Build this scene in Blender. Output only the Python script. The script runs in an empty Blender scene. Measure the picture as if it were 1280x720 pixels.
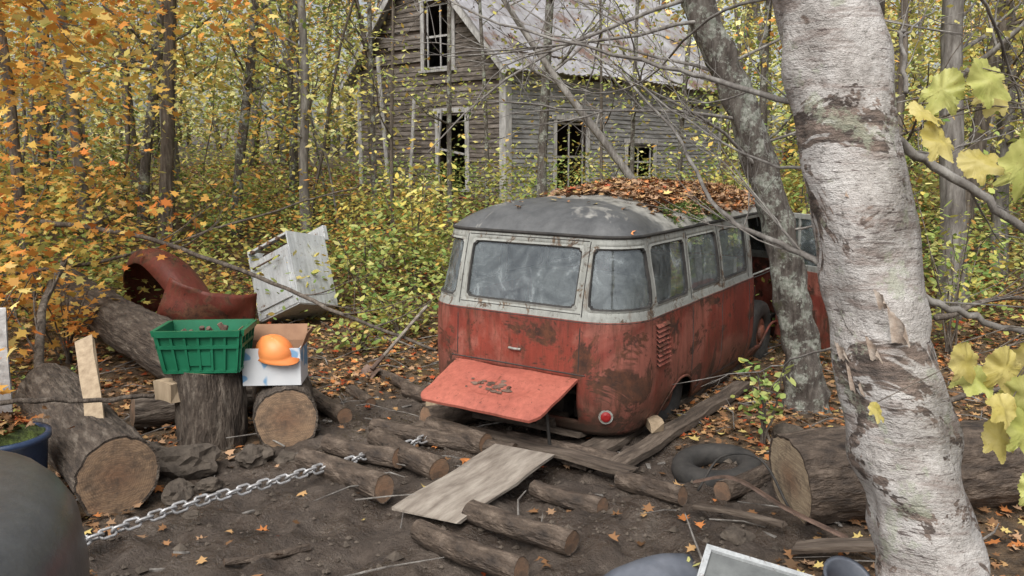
import bpy, bmesh, math, random
import numpy as np
from mathutils import Vector, Matrix, noise
random.seed(7); rng=np.random.default_rng(7)
S=bpy.context.scene
COL=S.collection
# ---------------------------------------------------------------- world
w=bpy.data.worlds.new("World"); S.world=w; w.use_nodes=True
nt=w.node_tree; nt.nodes.clear()
o=nt.nodes.new('ShaderNodeOutputWorld'); b=nt.nodes.new('ShaderNodeBackground'); sk=nt.nodes.new('ShaderNodeTexSky')
sk.sky_type='NISHITA'; sk.sun_disc=False; sk.sun_elevation=math.radians(52); sk.sun_rotation=math.radians(200); sk.dust_density=4; sk.air_density=1.0; sk.ozone_density=1
hs=nt.nodes.new('ShaderNodeHueSaturation'); hs.inputs['Saturation'].default_value=0.3
nt.links.new(sk.outputs[0],hs.inputs['Color']); nt.links.new(hs.outputs[0],b.inputs[0]); b.inputs[1].default_value=0.15
nt.links.new(b.outputs[0],o.inputs[0])
sl=bpy.data.lights.new("sun",'SUN'); sl.energy=3.9; sl.angle=math.radians(50); sl.color=(1,.975,.93)
so=bpy.data.objects.new("sun",sl); COL.objects.link(so)
so.rotation_euler=(math.radians(38),0,math.radians(-20))
S.view_settings.view_transform='Standard'; S.view_settings.look='None'; S.view_settings.exposure=0
cd=bpy.data.cameras.new("camera"); cam=bpy.data.objects.new("camera",cd); COL.objects.link(cam); S.camera=cam
cam.location=(0,0,2.1); cam.rotation_euler=(math.radians(90-8.82),0,0); cd.lens=36*1050/1280; cd.clip_end=500; cd.clip_start=.05

# ---------------------------------------------------------------- materials
def newmat(name):
    m=bpy.data.materials.new(name); m.use_nodes=True
    return m,m.node_tree,m.node_tree.nodes['Principled BSDF']
def N(nt,t,**k):
    n=nt.nodes.new(t)
    for a,v in k.items(): setattr(n,a,v)
    return n
def coords(nt,stretch=(1,1,1),kind='Object'):
    tc=N(nt,'ShaderNodeTexCoord'); mp=N(nt,'ShaderNodeMapping'); mp.inputs['Scale'].default_value=stretch
    nt.links.new(tc.outputs[kind],mp.inputs[0]); return mp.outputs[0]
def ntex(nt,co,scale,detail=6,rough=.6,dist=0):
    n=N(nt,'ShaderNodeTexNoise'); n.inputs['Scale'].default_value=scale; n.inputs['Detail'].default_value=min(detail,5)
    n.inputs['Roughness'].default_value=rough; n.inputs['Distortion'].default_value=dist
    nt.links.new(co,n.inputs['Vector']); return n.outputs[0]
def ramp(nt,fac,stops,interp='LINEAR'):
    r=N(nt,'ShaderNodeValToRGB'); cr=r.color_ramp; cr.interpolation=interp
    while len(cr.elements)<len(stops): cr.elements.new(.5)
    for e,(p,c) in zip(cr.elements,stops):
        e.position=p; e.color=(c,c,c,1) if isinstance(c,(int,float)) else (*c,1)
    nt.links.new(fac,r.inputs[0]); return r.outputs[0]
def mix(nt,f,a,b_,mode='MIX'):
    m=N(nt,'ShaderNodeMix',data_type='RGBA',blend_type=mode)
    if isinstance(f,(int,float)): m.inputs[0].default_value=f
    else: nt.links.new(f,m.inputs[0])
    for v,i in((a,6),(b_,7)):
        if isinstance(v,tuple): m.inputs[i].default_value=(*v,1)
        else: nt.links.new(v,m.inputs[i])
    return m.outputs[2]
def bump(nt,p,h,s,d=.02):
    bn=N(nt,'ShaderNodeBump'); bn.inputs['Strength'].default_value=s; bn.inputs['Distance'].default_value=d
    nt.links.new(h,bn.inputs['Height']); nt.links.new(bn.outputs[0],p.inputs['Normal'])
def nmat(name,stops,scale=5,detail=7,rough=.8,bm=.4,stretch=(1,1,1),metal=0,dist=0,bscale=None,bd=.02,spec=.5):
    m,nt,p=newmat(name); co=coords(nt,stretch); f=ntex(nt,co,scale,detail,.65,dist)
    nt.links.new(ramp(nt,f,stops),p.inputs['Base Color']); p.inputs['Roughness'].default_value=rough; p.inputs['Metallic'].default_value=metal
    p.inputs['Specular IOR Level'].default_value=spec
    if bm: bump(nt,p,ntex(nt,co,bscale or scale*3,8),bm,bd)
    return m
def zmask(nt,z0,z1):
    tc=N(nt,'ShaderNodeTexCoord'); sp_=N(nt,'ShaderNodeSeparateXYZ'); nt.links.new(tc.outputs['Object'],sp_.inputs[0])
    mr=N(nt,'ShaderNodeMapRange'); mr.inputs[1].default_value=z0; mr.inputs[2].default_value=z1; mr.inputs[3].default_value=1; mr.inputs[4].default_value=0
    nt.links.new(sp_.outputs[2],mr.inputs[0]); return mr.outputs[0]
def mul(nt,a,b_):
    mm=N(nt,'ShaderNodeMath',operation='MULTIPLY'); nt.links.new(a,mm.inputs[0]); nt.links.new(b_,mm.inputs[1]); return mm.outputs[0]
def rustpaint(name,pa,pb,rust1,rust2,thr=.52,scale=2.2,rough=.55,zdark=None,pink=None,belt=None):
    m,nt,p=newmat(name); co=coords(nt); st=coords(nt,(6,6,.8))
    base=ramp(nt,ntex(nt,co,1.7,5),[(.35,pa),(.65,pb)])
    if pink: base=mix(nt,ramp(nt,ntex(nt,co,1.3,7,.6,.8),[(.48,0.),(.55,.85)]),base,pink)
    base=mix(nt,.5,base,mix(nt,1.,base,ramp(nt,ntex(nt,st,4,7,.7),[(.3,.35),(.7,1.1)]),'MULTIPLY'))
    f1=ramp(nt,ntex(nt,co,scale,7,.76,.6),[(thr,0.),(thr+.05,1.)])
    rc=ramp(nt,ntex(nt,co,14,7,.7),[(.35,rust2),(.65,rust1)])
    c=mix(nt,f1,base,rc)
    f2=ramp(nt,ntex(nt,st,3.0,7,.75),[(thr+.0,0.),(thr+.14,.85)])
    c=mix(nt,f2,c,rc)
    f3=ramp(nt,ntex(nt,co,26,6,.8),[(.59,0.),(.67,.85)])
    c=mix(nt,f3,c,rust2)
    if belt:
        c=mix(nt,mul(nt,zmask(nt,belt[0],belt[1]),ramp(nt,ntex(nt,st,5,7,.8),[(.40,0.),(.6,.9)])),c,rust2)
    if zdark:
        c=mix(nt,mul(nt,zmask(nt,*zdark),ramp(nt,ntex(nt,co,5,7,.75),[(.35,.2),(.56,1.)])),c,(.05,.034,.024))
    nt.links.new(c,p.inputs['Base Color'])
    nt.links.new(ramp(nt,f1,[(0,rough),(1,.92)]),p.inputs['Roughness'])
    p.inputs['Specular IOR Level'].default_value=.3
    bump(nt,p,ntex(nt,co,22,7,.75),.45,.008)
    return m
M={}
M['red']=rustpaint('red_paint',(.27,.056,.037),(.19,.046,.034),(.13,.05,.028),(.045,.024,.018),.525,2.3,.5,zdark=(.25,.80),pink=(.32,.115,.085),belt=(1.14,.96))
M['salmon']=rustpaint('lid_paint',(.44,.135,.095),(.35,.10,.072),(.17,.055,.03),(.09,.035,.025),.60,2.4,.55)
M['white']=rustpaint('cream_paint',(.36,.365,.335),(.25,.255,.235),(.17,.12,.08),(.07,.05,.04),.565,5,.55)
M['maroon']=rustpaint('maroon_paint',(.20,.05,.032),(.13,.035,.026),(.17,.075,.042),(.05,.025,.018),.52,3,.5)
M['appl']=rustpaint('enamel',(.60,.62,.62),(.46,.48,.49),(.22,.12,.07),(.1,.06,.04),.62,3,.35)
m,nt,p=newmat('van_roof'); co=coords(nt)
f=ramp(nt,ntex(nt,co,1.9,7,.7,.5),[(.60,0.),(.64,.8)])
c=mix(nt,f,ramp(nt,ntex(nt,co,6,7,.7),[(.3,(.055,.057,.060)),(.7,(.125,.127,.128))]),ramp(nt,ntex(nt,co,12,7),[(.3,(.18,.17,.15)),(.6,(.34,.33,.305))]))
# paler, chalky zone forward of the bare rear dome
tcx=N(nt,'ShaderNodeTexCoord'); spx=N(nt,'ShaderNodeSeparateXYZ'); nt.links.new(tcx.outputs['Object'],spx.inputs[0])
ad=N(nt,'ShaderNodeMath',operation='MULTIPLY_ADD'); nt.links.new(ntex(nt,co,2.5,5),ad.inputs[0]); ad.inputs[1].default_value=1.1; nt.links.new(spx.outputs[0],ad.inputs[2])
c=mix(nt,ramp(nt,mul(nt,ad.outputs[0],ad.outputs[0]),[(.0,0.),(1.0,0.)]),c,c) if False else c
mr=N(nt,'ShaderNodeMapRange'); mr.inputs[1].default_value=1.25; mr.inputs[2].default_value=1.42; nt.links.new(ad.outputs[0],mr.inputs[0])
c=mix(nt,mr.outputs[0],c,ramp(nt,ntex(nt,co,10,5),[(.3,(.16,.155,.14)),(.6,(.36,.35,.32))]))
nt.links.new(c,p.inputs['Base Color']); p.inputs['Roughness'].default_value=.5; bump(nt,p,ntex(nt,co,20,7),.3,.01); M['roof']=m
M['rubber']=nmat('rubber',[(.3,(.012,.012,.012)),(.7,(.05,.045,.04))],8,rough=.8,bm=.3)
M['dark']=nmat('dark_interior',[(.3,(.02,.018,.016)),(.7,(.07,.06,.05))],5,rough=.9)
M['lining']=nmat('lining',[(.3,(.28,.27,.25)),(.7,(.50,.49,.45))],4,rough=.9)
M['hub']=nmat('rusty_hub',[(.35,(.05,.03,.02)),(.65,(.22,.07,.04))],7,rough=.7)
m,nt,p=newmat('dusty_glass'); nt.nodes.remove(p); out=nt.nodes['Material Output']; co=coords(nt)
tr=N(nt,'ShaderNodeBsdfTransparent'); tr.inputs[0].default_value=(.86,.91,.91,1)
gl=N(nt,'ShaderNodeBsdfGlossy'); gl.inputs['Roughness'].default_value=.03; gl.inputs[0].default_value=(.9,.96,1,1)
df=N(nt,'ShaderNodeBsdfDiffuse'); df.inputs[0].default_value=(.46,.51,.52,1)
m1=N(nt,'ShaderNodeMixShader'); fr=N(nt,'ShaderNodeFresnel'); fr.inputs[0].default_value=2.1
nt.links.new(fr.outputs[0],m1.inputs[0]); nt.links.new(tr.outputs[0],m1.inputs[1]); nt.links.new(gl.outputs[0],m1.inputs[2])
m2=N(nt,'ShaderNodeMixShader'); nt.links.new(ramp(nt,ntex(nt,co,4.5,7,.75,1.2),[(.38,.06),(.56,.20),(.70,.6)]),m2.inputs[0])
nt.links.new(m1.outputs[0],m2.inputs[1]); nt.links.new(df.outputs[0],m2.inputs[2]); nt.links.new(m2.outputs[0],out.inputs[0]); M['glass']=m
m,nt,p=newmat('taillight'); p.inputs['Base Color'].default_value=(.25,.015,.015,1); p.inputs['Roughness'].default_value=.3; M['tail']=m
def leafmat(name,tf=.35):
    m,nt,p=newmat(name); nt.nodes.remove(p); out=nt.nodes['Material Output']
    at=N(nt,'ShaderNodeAttribute',attribute_name='Col')
    d=N(nt,'ShaderNodeBsdfDiffuse'); nt.links.new(at.outputs['Color'],d.inputs[0])
    if not tf: nt.links.new(d.outputs[0],out.inputs[0]); return m
    t=N(nt,'ShaderNodeBsdfTranslucent'); nt.links.new(at.outputs['Color'],t.inputs[0])
    x=N(nt,'ShaderNodeMixShader'); x.inputs[0].default_value=tf; nt.links.new(d.outputs[0],x.inputs[1]); nt.links.new(t.outputs[0],x.inputs[2])
    nt.links.new(x.outputs[0],out.inputs[0]); return m
M['leaf']=leafmat('leaf',.33); M['litter']=leafmat('litter_leaf',0)
m,nt,p=newmat('mud_ground'); co=coords(nt)
at=N(nt,'ShaderNodeAttribute',attribute_name='mud')
mud=ramp(nt,ntex(nt,co,3.2,7,.72,.3),[(.32,(.032,.022,.015)),(.5,(.068,.049,.036)),(.68,(.125,.098,.077))])
mud=mix(nt,ramp(nt,ntex(nt,co,18,7,.7),[(.45,0.),(.7,.5)]),mud,(.028,.018,.012))
lit=ramp(nt,ntex(nt,co,9,7,.75),[(.3,(.04,.027,.016)),(.5,(.10,.065,.036)),(.68,(.18,.115,.06))])
nt.links.new(mix(nt,at.outputs['Fac'],lit,mud),p.inputs['Base Color'])
nt.links.new(ramp(nt,ntex(nt,co,2.2,5),[(.42,.20),(.56,.7)]),p.inputs['Roughness'])
p.inputs['Specular IOR Level'].default_value=.6
hh=mix(nt,.5,ntex(nt,co,9,7,.7),ntex(nt,co,45,6,.7)); bump(nt,p,hh,1.,.05); M['ground']=m
M['bark']=nmat('bark',[(.3,(.04,.03,.024)),(.5,(.11,.09,.072)),(.7,(.21,.18,.15))],5,7,.95,.9,(4,4,.7),bscale=6,bd=.03)
M['barkz']=nmat('log_bark',[(.3,(.022,.016,.012)),(.5,(.075,.056,.042)),(.7,(.18,.15,.12))],7,7,.9,1.,(3,3,.7),bscale=9,bd=.06)
M['mudbark']=nmat('muddy_bark',[(.3,(.022,.015,.011)),(.52,(.08,.057,.041)),(.72,(.19,.145,.11))],8,7,.7,1.,(2,2,.8),bscale=12,bd=.05)
M['greybark']=nmat('grey_bark',[(.3,(.07,.06,.052)),(.5,(.17,.155,.14)),(.7,(.32,.305,.28))],4,7,.95,.7,(3,3,.8),bscale=8)
m,nt,p=newmat('lichen_bark'); co=coords(nt); cz=coords(nt,(4,4,.8))
c=ramp(nt,ntex(nt,cz,5,7,.7),[(.3,(.045,.035,.028)),(.5,(.12,.10,.085)),(.7,(.24,.22,.19))])
c=mix(nt,ramp(nt,ntex(nt,co,5.5,7,.8),[(.50,0.),(.57,.85)]),c,ramp(nt,ntex(nt,co,30,5),[(.4,(.25,.27,.22)),(.6,(.48,.49,.43))]))
c=mix(nt,ramp(nt,ntex(nt,co,2.3,7,.75),[(.60,0.),(.66,.7)]),c,(.10,.11,.045))
nt.links.new(c,p.inputs['Base Color']); p.inputs['Roughness'].default_value=.95; bump(nt,p,ntex(nt,cz,12,7,.75),1,.05); M['lichen']=m
m,nt,p=newmat('birch_bark'); co=coords(nt); hz=coords(nt,(1.6,1.6,7)); hz2=coords(nt,(7,7,55))
c=ramp(nt,ntex(nt,co,5.5,7,.8),[(.32,(.21,.19,.175)),(.5,(.38,.355,.335)),(.68,(.53,.51,.49))])
c=mix(nt,ramp(nt,ntex(nt,hz,2.4,7,.75,.5),[(.38,.7),(.50,0.)]),c,(.19,.145,.125))
c=mix(nt,ramp(nt,ntex(nt,co,3.0,7,.75,.4),[(.50,0.),(.62,.7)]),c,(.47,.45,.435))
c=mix(nt,ramp(nt,ntex(nt,hz2,1.5,4,.6),[(.62,0.),(.66,.85)]),c,(.07,.05,.045))
c=mix(nt,ramp(nt,ntex(nt,co,2.9,7,.82,.9),[(.535,0.),(.56,.95)]),c,ramp(nt,ntex(nt,hz,7,6),[(.4,(.045,.032,.026)),(.62,(.22,.165,.135))]))
c=mix(nt,ramp(nt,ntex(nt,co,38,6,.8),[(.58,0.),(.64,.65)]),c,(.12,.11,.095))
c=mix(nt,ramp(nt,ntex(nt,co,8,7,.75),[(.58,0.),(.63,.55)]),c,(.30,.32,.24))
nt.links.new(c,p.inputs['Base Color']); p.inputs['Roughness'].default_value=.85
bump(nt,p,mix(nt,.65,ntex(nt,hz,5,7,.75),ntex(nt,co,14,7,.8)),.9,.03); M['birch']=m
def cutmat(name,dirt,c1=(.27,.17,.10),c2=(.42,.29,.18)):
    m,nt,p=newmat(name); tc=N(nt,'ShaderNodeTexCoord'); mp=N(nt,'ShaderNodeMapping'); mp.inputs['Scale'].default_value=(1,1,0)
    nt.links.new(tc.outputs['Object'],mp.inputs[0]); ln=N(nt,'ShaderNodeVectorMath',operation='LENGTH')
    nz=N(nt,'ShaderNodeTexNoise'); nz.inputs['Scale'].default_value=5; nt.links.new(mp.outputs[0],nz.inputs['Vector'])
    va=N(nt,'ShaderNodeVectorMath',operation='MULTIPLY_ADD'); nt.links.new(nz.outputs['Color'],va.inputs[0]); va.inputs[1].default_value=(.08,.08,0); nt.links.new(mp.outputs[0],va.inputs[2])
    vs=N(nt,'ShaderNodeVectorMath',operation='SUBTRACT'); nt.links.new(va.outputs[0],vs.inputs[0]); vs.inputs[1].default_value=(.04,.04,0)
    nt.links.new(vs.outputs[0],ln.inputs[0]); ml=N(nt,'ShaderNodeMath',operation='MULTIPLY'); nt.links.new(ln.outputs['Value'],ml.inputs[0]); ml.inputs[1].default_value=500
    sn=N(nt,'ShaderNodeMath',operation='SINE'); nt.links.new(ml.outputs[0],sn.inputs[0])
    c=mix(nt,.4,ramp(nt,sn.outputs[0],[(0,c1),(1,c2)]),ramp(nt,ntex(nt,coords(nt),6,7,.7),[(.3,c1),(.7,c2)]))
    c=mix(nt,ramp(nt,ln.outputs['Value'],[(.03,.7),(.16,0.)]),c,(.22,.11,.06))
    c=mix(nt,ramp(nt,ntex(nt,coords(nt,(1,14,1)),5,6,.7),[(.4,.5),(.6,0.)]),c,(.14,.095,.07))
    c=mix(nt,ramp(nt,ntex(nt,coords(nt),9,7,.8),[(.44-dirt*.2,0.),(.64-dirt*.2,.8)]),c,(.09,.065,.048))
    nt.links.new(c,p.inputs['Base Color']); p.inputs['Roughness'].default_value=.85; bump(nt,p,ntex(nt,coords(nt),30,6),.5,.01); return m
M['cut']=cutmat('cut_wood',0.); M['cutmud']=cutmat('muddy_cut_wood',.3); M['cutpale']=cutmat('pale_cut_wood',-.2,(.40,.31,.20),(.58,.47,.33))
M['plank']=nmat('old_plank',[(.3,(.03,.022,.016)),(.5,(.085,.063,.047)),(.7,(.17,.135,.105))],3,7,.85,.6,(1.2,9,9),bscale=6)
M['ply']=nmat('plywood',[(.3,(.12,.095,.075)),(.5,(.24,.205,.17)),(.7,(.36,.32,.27))],3,7,.8,.4,(1,5,5),bscale=8)
M['fresh']=nmat('fresh_board',[(.3,(.22,.16,.10)),(.7,(.40,.31,.21))],3,7,.8,.3,(6,6,1))
M['clap']=nmat('grey_clapboard',[(.30,(.07,.067,.066)),(.46,(.20,.197,.195)),(.7,(.38,.375,.37))],1.6,7,.95,.5,(1,1,5),bscale=6)
M['brownclap']=nmat('brown_clapboard',[(.28,(.035,.028,.024)),(.48,(.12,.10,.085)),(.72,(.27,.235,.21))],1.8,7,.95,.5,(1,1,5),bscale=6)
M['sheath']=nmat('sheathing',[(.3,(.018,.014,.011)),(.7,(.09,.06,.045))],3,7,.95,.4)
M['trim']=nmat('weathered_trim',[(.3,(.20,.19,.185)),(.6,(.46,.45,.44))],3,7,.9,.4,(3,3,1))
M['tin']=nmat('tin_roof',[(.38,(.17,.11,.09)),(.46,(.27,.26,.27)),(.7,(.46,.46,.49))],1.1,7,.55,.25,metal=.1)
M['green']=nmat('green_plastic',[(.3,(.006,.10,.045)),(.7,(.014,.16,.08))],3,6,.45,.05)
M['blue']=nmat('blue_plastic',[(.3,(.012,.024,.06)),(.7,(.035,.06,.12))],5,7,.4,.1)
M['card']=nmat('cardboard',[(.3,(.22,.12,.07)),(.7,(.34,.20,.12))],4,6,.85,.1)
M['curl']=nmat('bark_curl',[(.3,(.25,.17,.12)),(.7,(.50,.44,.38))],20,6,.85,.3)
M['prn']=nmat('white_print',[(.37,(.16,.32,.50)),(.40,(.58,.60,.62)),(.8,(.68,.69,.70))],6,1,.7,.05)
M['orange']=nmat('orange_plastic',[(.3,(.72,.20,.05)),(.7,(.80,.29,.09))],3,4,.45,0)
M['chain']=nmat('galvanised',[(.3,(.25,.24,.23)),(.7,(.58,.58,.59))],20,6,.40,.2,metal=.5)
M['rock']=nmat('rock',[(.3,(.03,.022,.016)),(.7,(.13,.105,.082))],6,7,.9,.9)
M['carp']=nmat('dark_car_paint',[(.3,(.045,.047,.052)),(.7,(.08,.083,.088))],9,7,.30,.12)
M['pane']=nmat('grey_screen',[(.3,(.09,.095,.095)),(.7,(.20,.21,.205))],6,7,.7,.1)
M['bluepanel']=nmat('blue_panel',[(.3,(.06,.07,.09)),(.7,(.14,.15,.175))],5,7,.5,.1)
M['moss']=nmat('moss',[(.35,(.03,.04,.012)),(.65,(.15,.20,.04))],14,7,1,1,bd=.05)
M['bag']=nmat('white_bag',[(.3,(.4,.4,.38)),(.7,(.62,.62,.6))],6,6,.4,.5)
M['metal']=nmat('rusty_metal',[(.35,(.05,.03,.02)),(.65,(.19,.12,.09))],8,7,.7,.3)

# ---------------------------------------------------------------- helpers
def obj(name,verts,faces,mats,fm=None,parent=None,smooth=False,loc=None):
    me=bpy.data.meshes.new(name); me.from_pydata([tuple(v) for v in verts],[],faces)
    for mm in (mats if isinstance(mats,list) else [mats]): me.materials.append(mm)
    if fm is not None: me.polygons.foreach_set('material_index',fm)
    if smooth: me.polygons.foreach_set('use_smooth',[True]*len(me.polygons))
    me.update(); ob=bpy.data.objects.new(name,me); COL.objects.link(ob)
    if parent: ob.parent=parent
    if loc: ob.location=loc
    return ob
def empty(name,loc=(0,0,0),rz=0,rot=None):
    e=bpy.data.objects.new(name,None); COL.objects.link(e); e.location=loc; e.rotation_euler=rot or (0,0,rz); e.empty_display_size=.1; return e
class MB:
    def __init__(s): s.v=[];s.f=[];s.m=[]
    def add(s,vs,fs,mi=0):
        o=len(s.v); s.v+= [tuple(v) for v in vs]; s.f+=[tuple(i+o for i in f) for f in fs]; s.m+=[mi]*len(fs)
    def box(s,c,d,mi=0,R=None,jit=0):
        vs=[]
        for sx in(-.5,.5):
            for sy in(-.5,.5):
                for sz in(-.5,.5):
                    q=Vector((sx*d[0]+random.uniform(-jit,jit),sy*d[1]+random.uniform(-jit,jit),sz*d[2]+random.uniform(-jit,jit)))
                    if R: q=R@q
                    vs.append(q+Vector(c))
        s.add(vs,[(0,1,3,2),(4,6,7,5),(0,4,5,1),(2,3,7,6),(0,2,6,4),(1,5,7,3)],mi)
    def tube(s,pts,rad,n=8,mi=0,cap=True,rough=0,cmi=None):
        pts=[Vector(p) for p in pts]; base=len(s.v); k=len(pts); up=None
        for i,p in enumerate(pts):
            t=(pts[min(i+1,k-1)]-pts[max(i-1,0)]).normalized()
            if up is None: up=Vector((1,0,0)) if abs(t.x)<.9 else Vector((0,1,0))
            a=(up-t*up.dot(t)).normalized(); up=a; bb=t.cross(a)
            for j in range(n):
                th=2*math.pi*j/n; r=rad[i] if hasattr(rad,'__len__') else rad
                if rough: r*=1+rough*noise.noise(Vector((p.x*3+math.cos(th)*1.5,p.y*3+math.sin(th)*1.5,p.z*3+i*.13)))
                s.v.append(tuple(p+(a*math.cos(th)+bb*math.sin(th))*r))
        for i in range(k-1):
            for j in range(n):
                s.f.append((base+i*n+j,base+i*n+(j+1)%n,base+(i+1)*n+(j+1)%n,base+(i+1)*n+j)); s.m.append(mi)
        if cap:
            s.f.append(tuple(base+j for j in range(n))[::-1]); s.m.append(mi if cmi is None else cmi)
            s.f.append(tuple(base+(k-1)*n+j for j in range(n))); s.m.append(mi if cmi is None else cmi)
    def make(s,name,mats,parent=None,smooth=False,loc=None): return obj(name,s.v,s.f,mats,s.m,parent,smooth,loc)
def subdiv_path(pts,n,jit=0.):
    pts=[Vector(p) for p in pts]; out=[]
    P=[pts[0]*2-pts[1]]+pts+[pts[-1]*2-pts[-2]]
    for i in range(1,len(P)-2):
        for k in range(n):
            t=k/n; a,b_,c,d=P[i-1],P[i],P[i+1],P[i+2]
            q=.5*((2*b_)+(c-a)*t+(2*a-5*b_+4*c-d)*t*t+(3*b_-a-3*c+d)*t**3)
            out.append(q+Vector((random.uniform(-jit,jit),random.uniform(-jit,jit),random.uniform(-jit,jit))))
    out.append(pts[-1]); return out
def sstep(x): x=np.clip(x,0,1); return x*x*(3-2*x)
def th(x,y):
    x=np.asarray(x,float); y=np.asarray(y,float)
    h=1.05*sstep((y-9.5)/10)+.045*np.maximum(y-19,0)
    h=h+.10*np.sin(x*.7+1)*np.sin(y*.5)*sstep((y-7)/4)+.03*np.sin(x*2.1)*np.cos(y*1.7)
    h=h+.25*sstep((-x-4)/4)*sstep((y-5)/4)
    return h
def TH(x,y): return float(th(x,y))
def mudmask(x,y):
    d=((x+.45-.12*(y-5))/1.85)**2+((y-4.6)/3.3)**2
    d2=((x-.6)/1.5)**2+((y-4.9)/.9)**2
    return np.clip((1.25-np.minimum(d,d2))*2.2,0,1)
# ---------------------------------------------------------------- ground
xs=np.concatenate([np.linspace(-140,-12,26),np.linspace(-11.6,-4.1,50),np.arange(-4,4.4,.034),np.linspace(4.6,12,50),np.linspace(13,140,26)])
ys=np.concatenate([np.linspace(-60,1,20),np.linspace(1.2,3.4,14),np.arange(3.5,8.2,.034),np.linspace(8.3,14,60),np.linspace(14.5,30,50),np.linspace(32,180,30)])
X,Y=np.meshgrid(xs,ys); Z=th(X,Y); mk=mudmask(X,Y)
Zm=np.zeros_like(Z)
for j in range(X.shape[0]):
    yy=ys[j]
    if yy<2 or yy>14: continue
    for i in range(X.shape[1]):
        xx=xs[i]
        if abs(xx)>8: continue
        q=Vector((xx,yy,0))
        a=noise.fractal(q*1.6,1,2,5)*.045; bq=abs(noise.fractal(q*4+Vector((7,3,1)),1,2,5))*.08
        Zm[j,i]=a-bq*(.2+.8*mk[j,i])+.012+.012*mk[j,i]
        for xo in (.75,-.05):
            rt=(xx+xo-.15*(yy-5)); Zm[j,i]-=.055*mk[j,i]*math.exp(-(rt/.17)**2)*(1+.5*noise.noise(q*3))
Z=Z+Zm
V=np.stack([X,Y,Z],-1).reshape(-1,3); ny,nx=X.shape
idx=np.arange(nx*ny).reshape(ny,nx)
F=np.stack([idx[:-1,:-1],idx[:-1,1:],idx[1:,1:],idx[1:,:-1]],-1).reshape(-1,4)
def fastmesh(name,V,F,mat,attr=None,aname='Col',parent=None,smooth=False):
    me=bpy.data.meshes.new(name); me.vertices.add(len(V)); me.vertices.foreach_set('co',np.ascontiguousarray(V,dtype=np.float32).ravel())
    k=F.shape[1]; me.loops.add(F.size); me.loops.foreach_set('vertex_index',F.ravel().astype(np.int32))
    me.polygons.add(len(F)); me.polygons.foreach_set('loop_start',np.arange(0,F.size,k,dtype=np.int32))
    me.update(calc_edges=True)
    if smooth: me.polygons.foreach_set('use_smooth',np.ones(len(F),bool))
    if attr is not None:
        if attr.ndim==1:
            a=me.attributes.new(aname,'FLOAT','POINT'); a.data.foreach_set('value',attr.astype(np.float32))
        else:
            a=me.attributes.new(aname,'FLOAT_COLOR','POINT'); c=np.ones((len(attr),4),np.float32); c[:,:3]=attr; a.data.foreach_set('color',c.ravel())
    me.materials.append(mat); ob=bpy.data.objects.new(name,me); COL.objects.link(ob)
    if parent: ob.parent=parent
    return ob
fastmesh('ground',V,F,M['ground'],mk.ravel(),'mud',smooth=True)

# ---------------------------------------------------------------- leaves
RH=np.array([(-.5,0),(0,-.28),(.55,0),(0,.28)])
OV=np.array([(-.5,0),(-.2,-.25),(.2,-.24),(.55,0),(.2,.24),(-.2,.25)])
MP=np.array([(-.5,0),(-.32,-.22),(-.38,-.48),(-.08,-.26),(.14,-.5),(.16,-.2),(.56,0),(.16,.2),(.14,.5),(-.08,.26),(-.38,.48),(-.32,.22)])
def leaves(name,P,size,col,shape=RH,up=0.,mat=None,parent=None,curl=.25):
    n=len(P)
    nn=rng.normal(size=(n,3)); nn/=np.linalg.norm(nn,axis=1)[:,None]
    nn[:,2]=np.abs(nn[:,2]); nn+=np.array([0,0,up])
    nn/=np.linalg.norm(nn,axis=1)[:,None]
    t=rng.normal(size=(n,3)); t-=nn*(t*nn).sum(1)[:,None]; t/=np.linalg.norm(t,axis=1)[:,None]; bt=np.cross(nn,t)
    k=len(shape); a=shape[:,0][None,:,None]; bb=shape[:,1][None,:,None]
    sz=np.asarray(size).reshape(-1,1,1)*np.ones((n,1,1))
    cu=(rng.uniform(-1,1,(n,1,1))*curl)
    Vv=P[:,None,:]+sz*(a*t[:,None,:]+bb*bt[:,None,:]+cu*(np.abs(bb)*1.6+a*a)*nn[:,None,:])
    Ff=np.arange(n*k).reshape(n,k)
    return fastmesh(name,Vv.reshape(-1,3),Ff,mat or M['leaf'],np.repeat(col,k,0),parent=parent)
PAL=np.array([(.46,.47,.13),(.68,.56,.15),(.27,.37,.11),(.14,.24,.07),(.72,.40,.10),(.74,.68,.28),(.38,.45,.15),(.68,.24,.07)])
def palette(n,w):
    w=np.array(w,float); w/=w.sum(); return PAL[rng.choice(len(PAL),n,p=w)]
hdir=np.array([.67,.743]); hperp=np.array([-.743,.67]); hc=np.array([-.15,20.1])
def inhouse(x,y,m=.6):
    dx=x-hc[0]; dy=y-hc[1]; a=dx*hdir[0]+dy*hdir[1]; bq=dx*hperp[0]+dy*hperp[1]
    return (a>-m)&(a<10.5+m)&(bq>-m)&(bq<5.6+m)
def clusters(n,xr,yr,zr,cond=None):
    out=[]
    while len(out)<n:
        k=n*3; x=rng.uniform(*xr,k); y=rng.uniform(*yr,k); z=rng.uniform(*zr,k)
        ok=~inhouse(x,y)
        if cond is not None: ok&=cond(x,y,z)
        for q in np.stack([x,y,z+th(x,y)],1)[ok]: out.append(q)
    return np.array(out[:n])
def cloud(C,per,rad,flat=.55):
    n=len(C); r=np.asarray(rad)*np.ones(n)
    off=rng.normal(size=(n,per,3))*r[:,None,None]*np.array([1,1,flat])
    return (C[:,None,:]+off).reshape(-1,3)
def cols(C,per,w,var=.22,cl=.6):
    n=len(C); base=palette(n,w); ind=palette(n*per,w).reshape(n,per,3); c=base[:,None,:]*cl+ind*(1-cl)
    c=c*rng.uniform(1-var,1+var,(n,per,1)); return np.clip(c,0.01,.85).reshape(-1,3)
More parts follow.
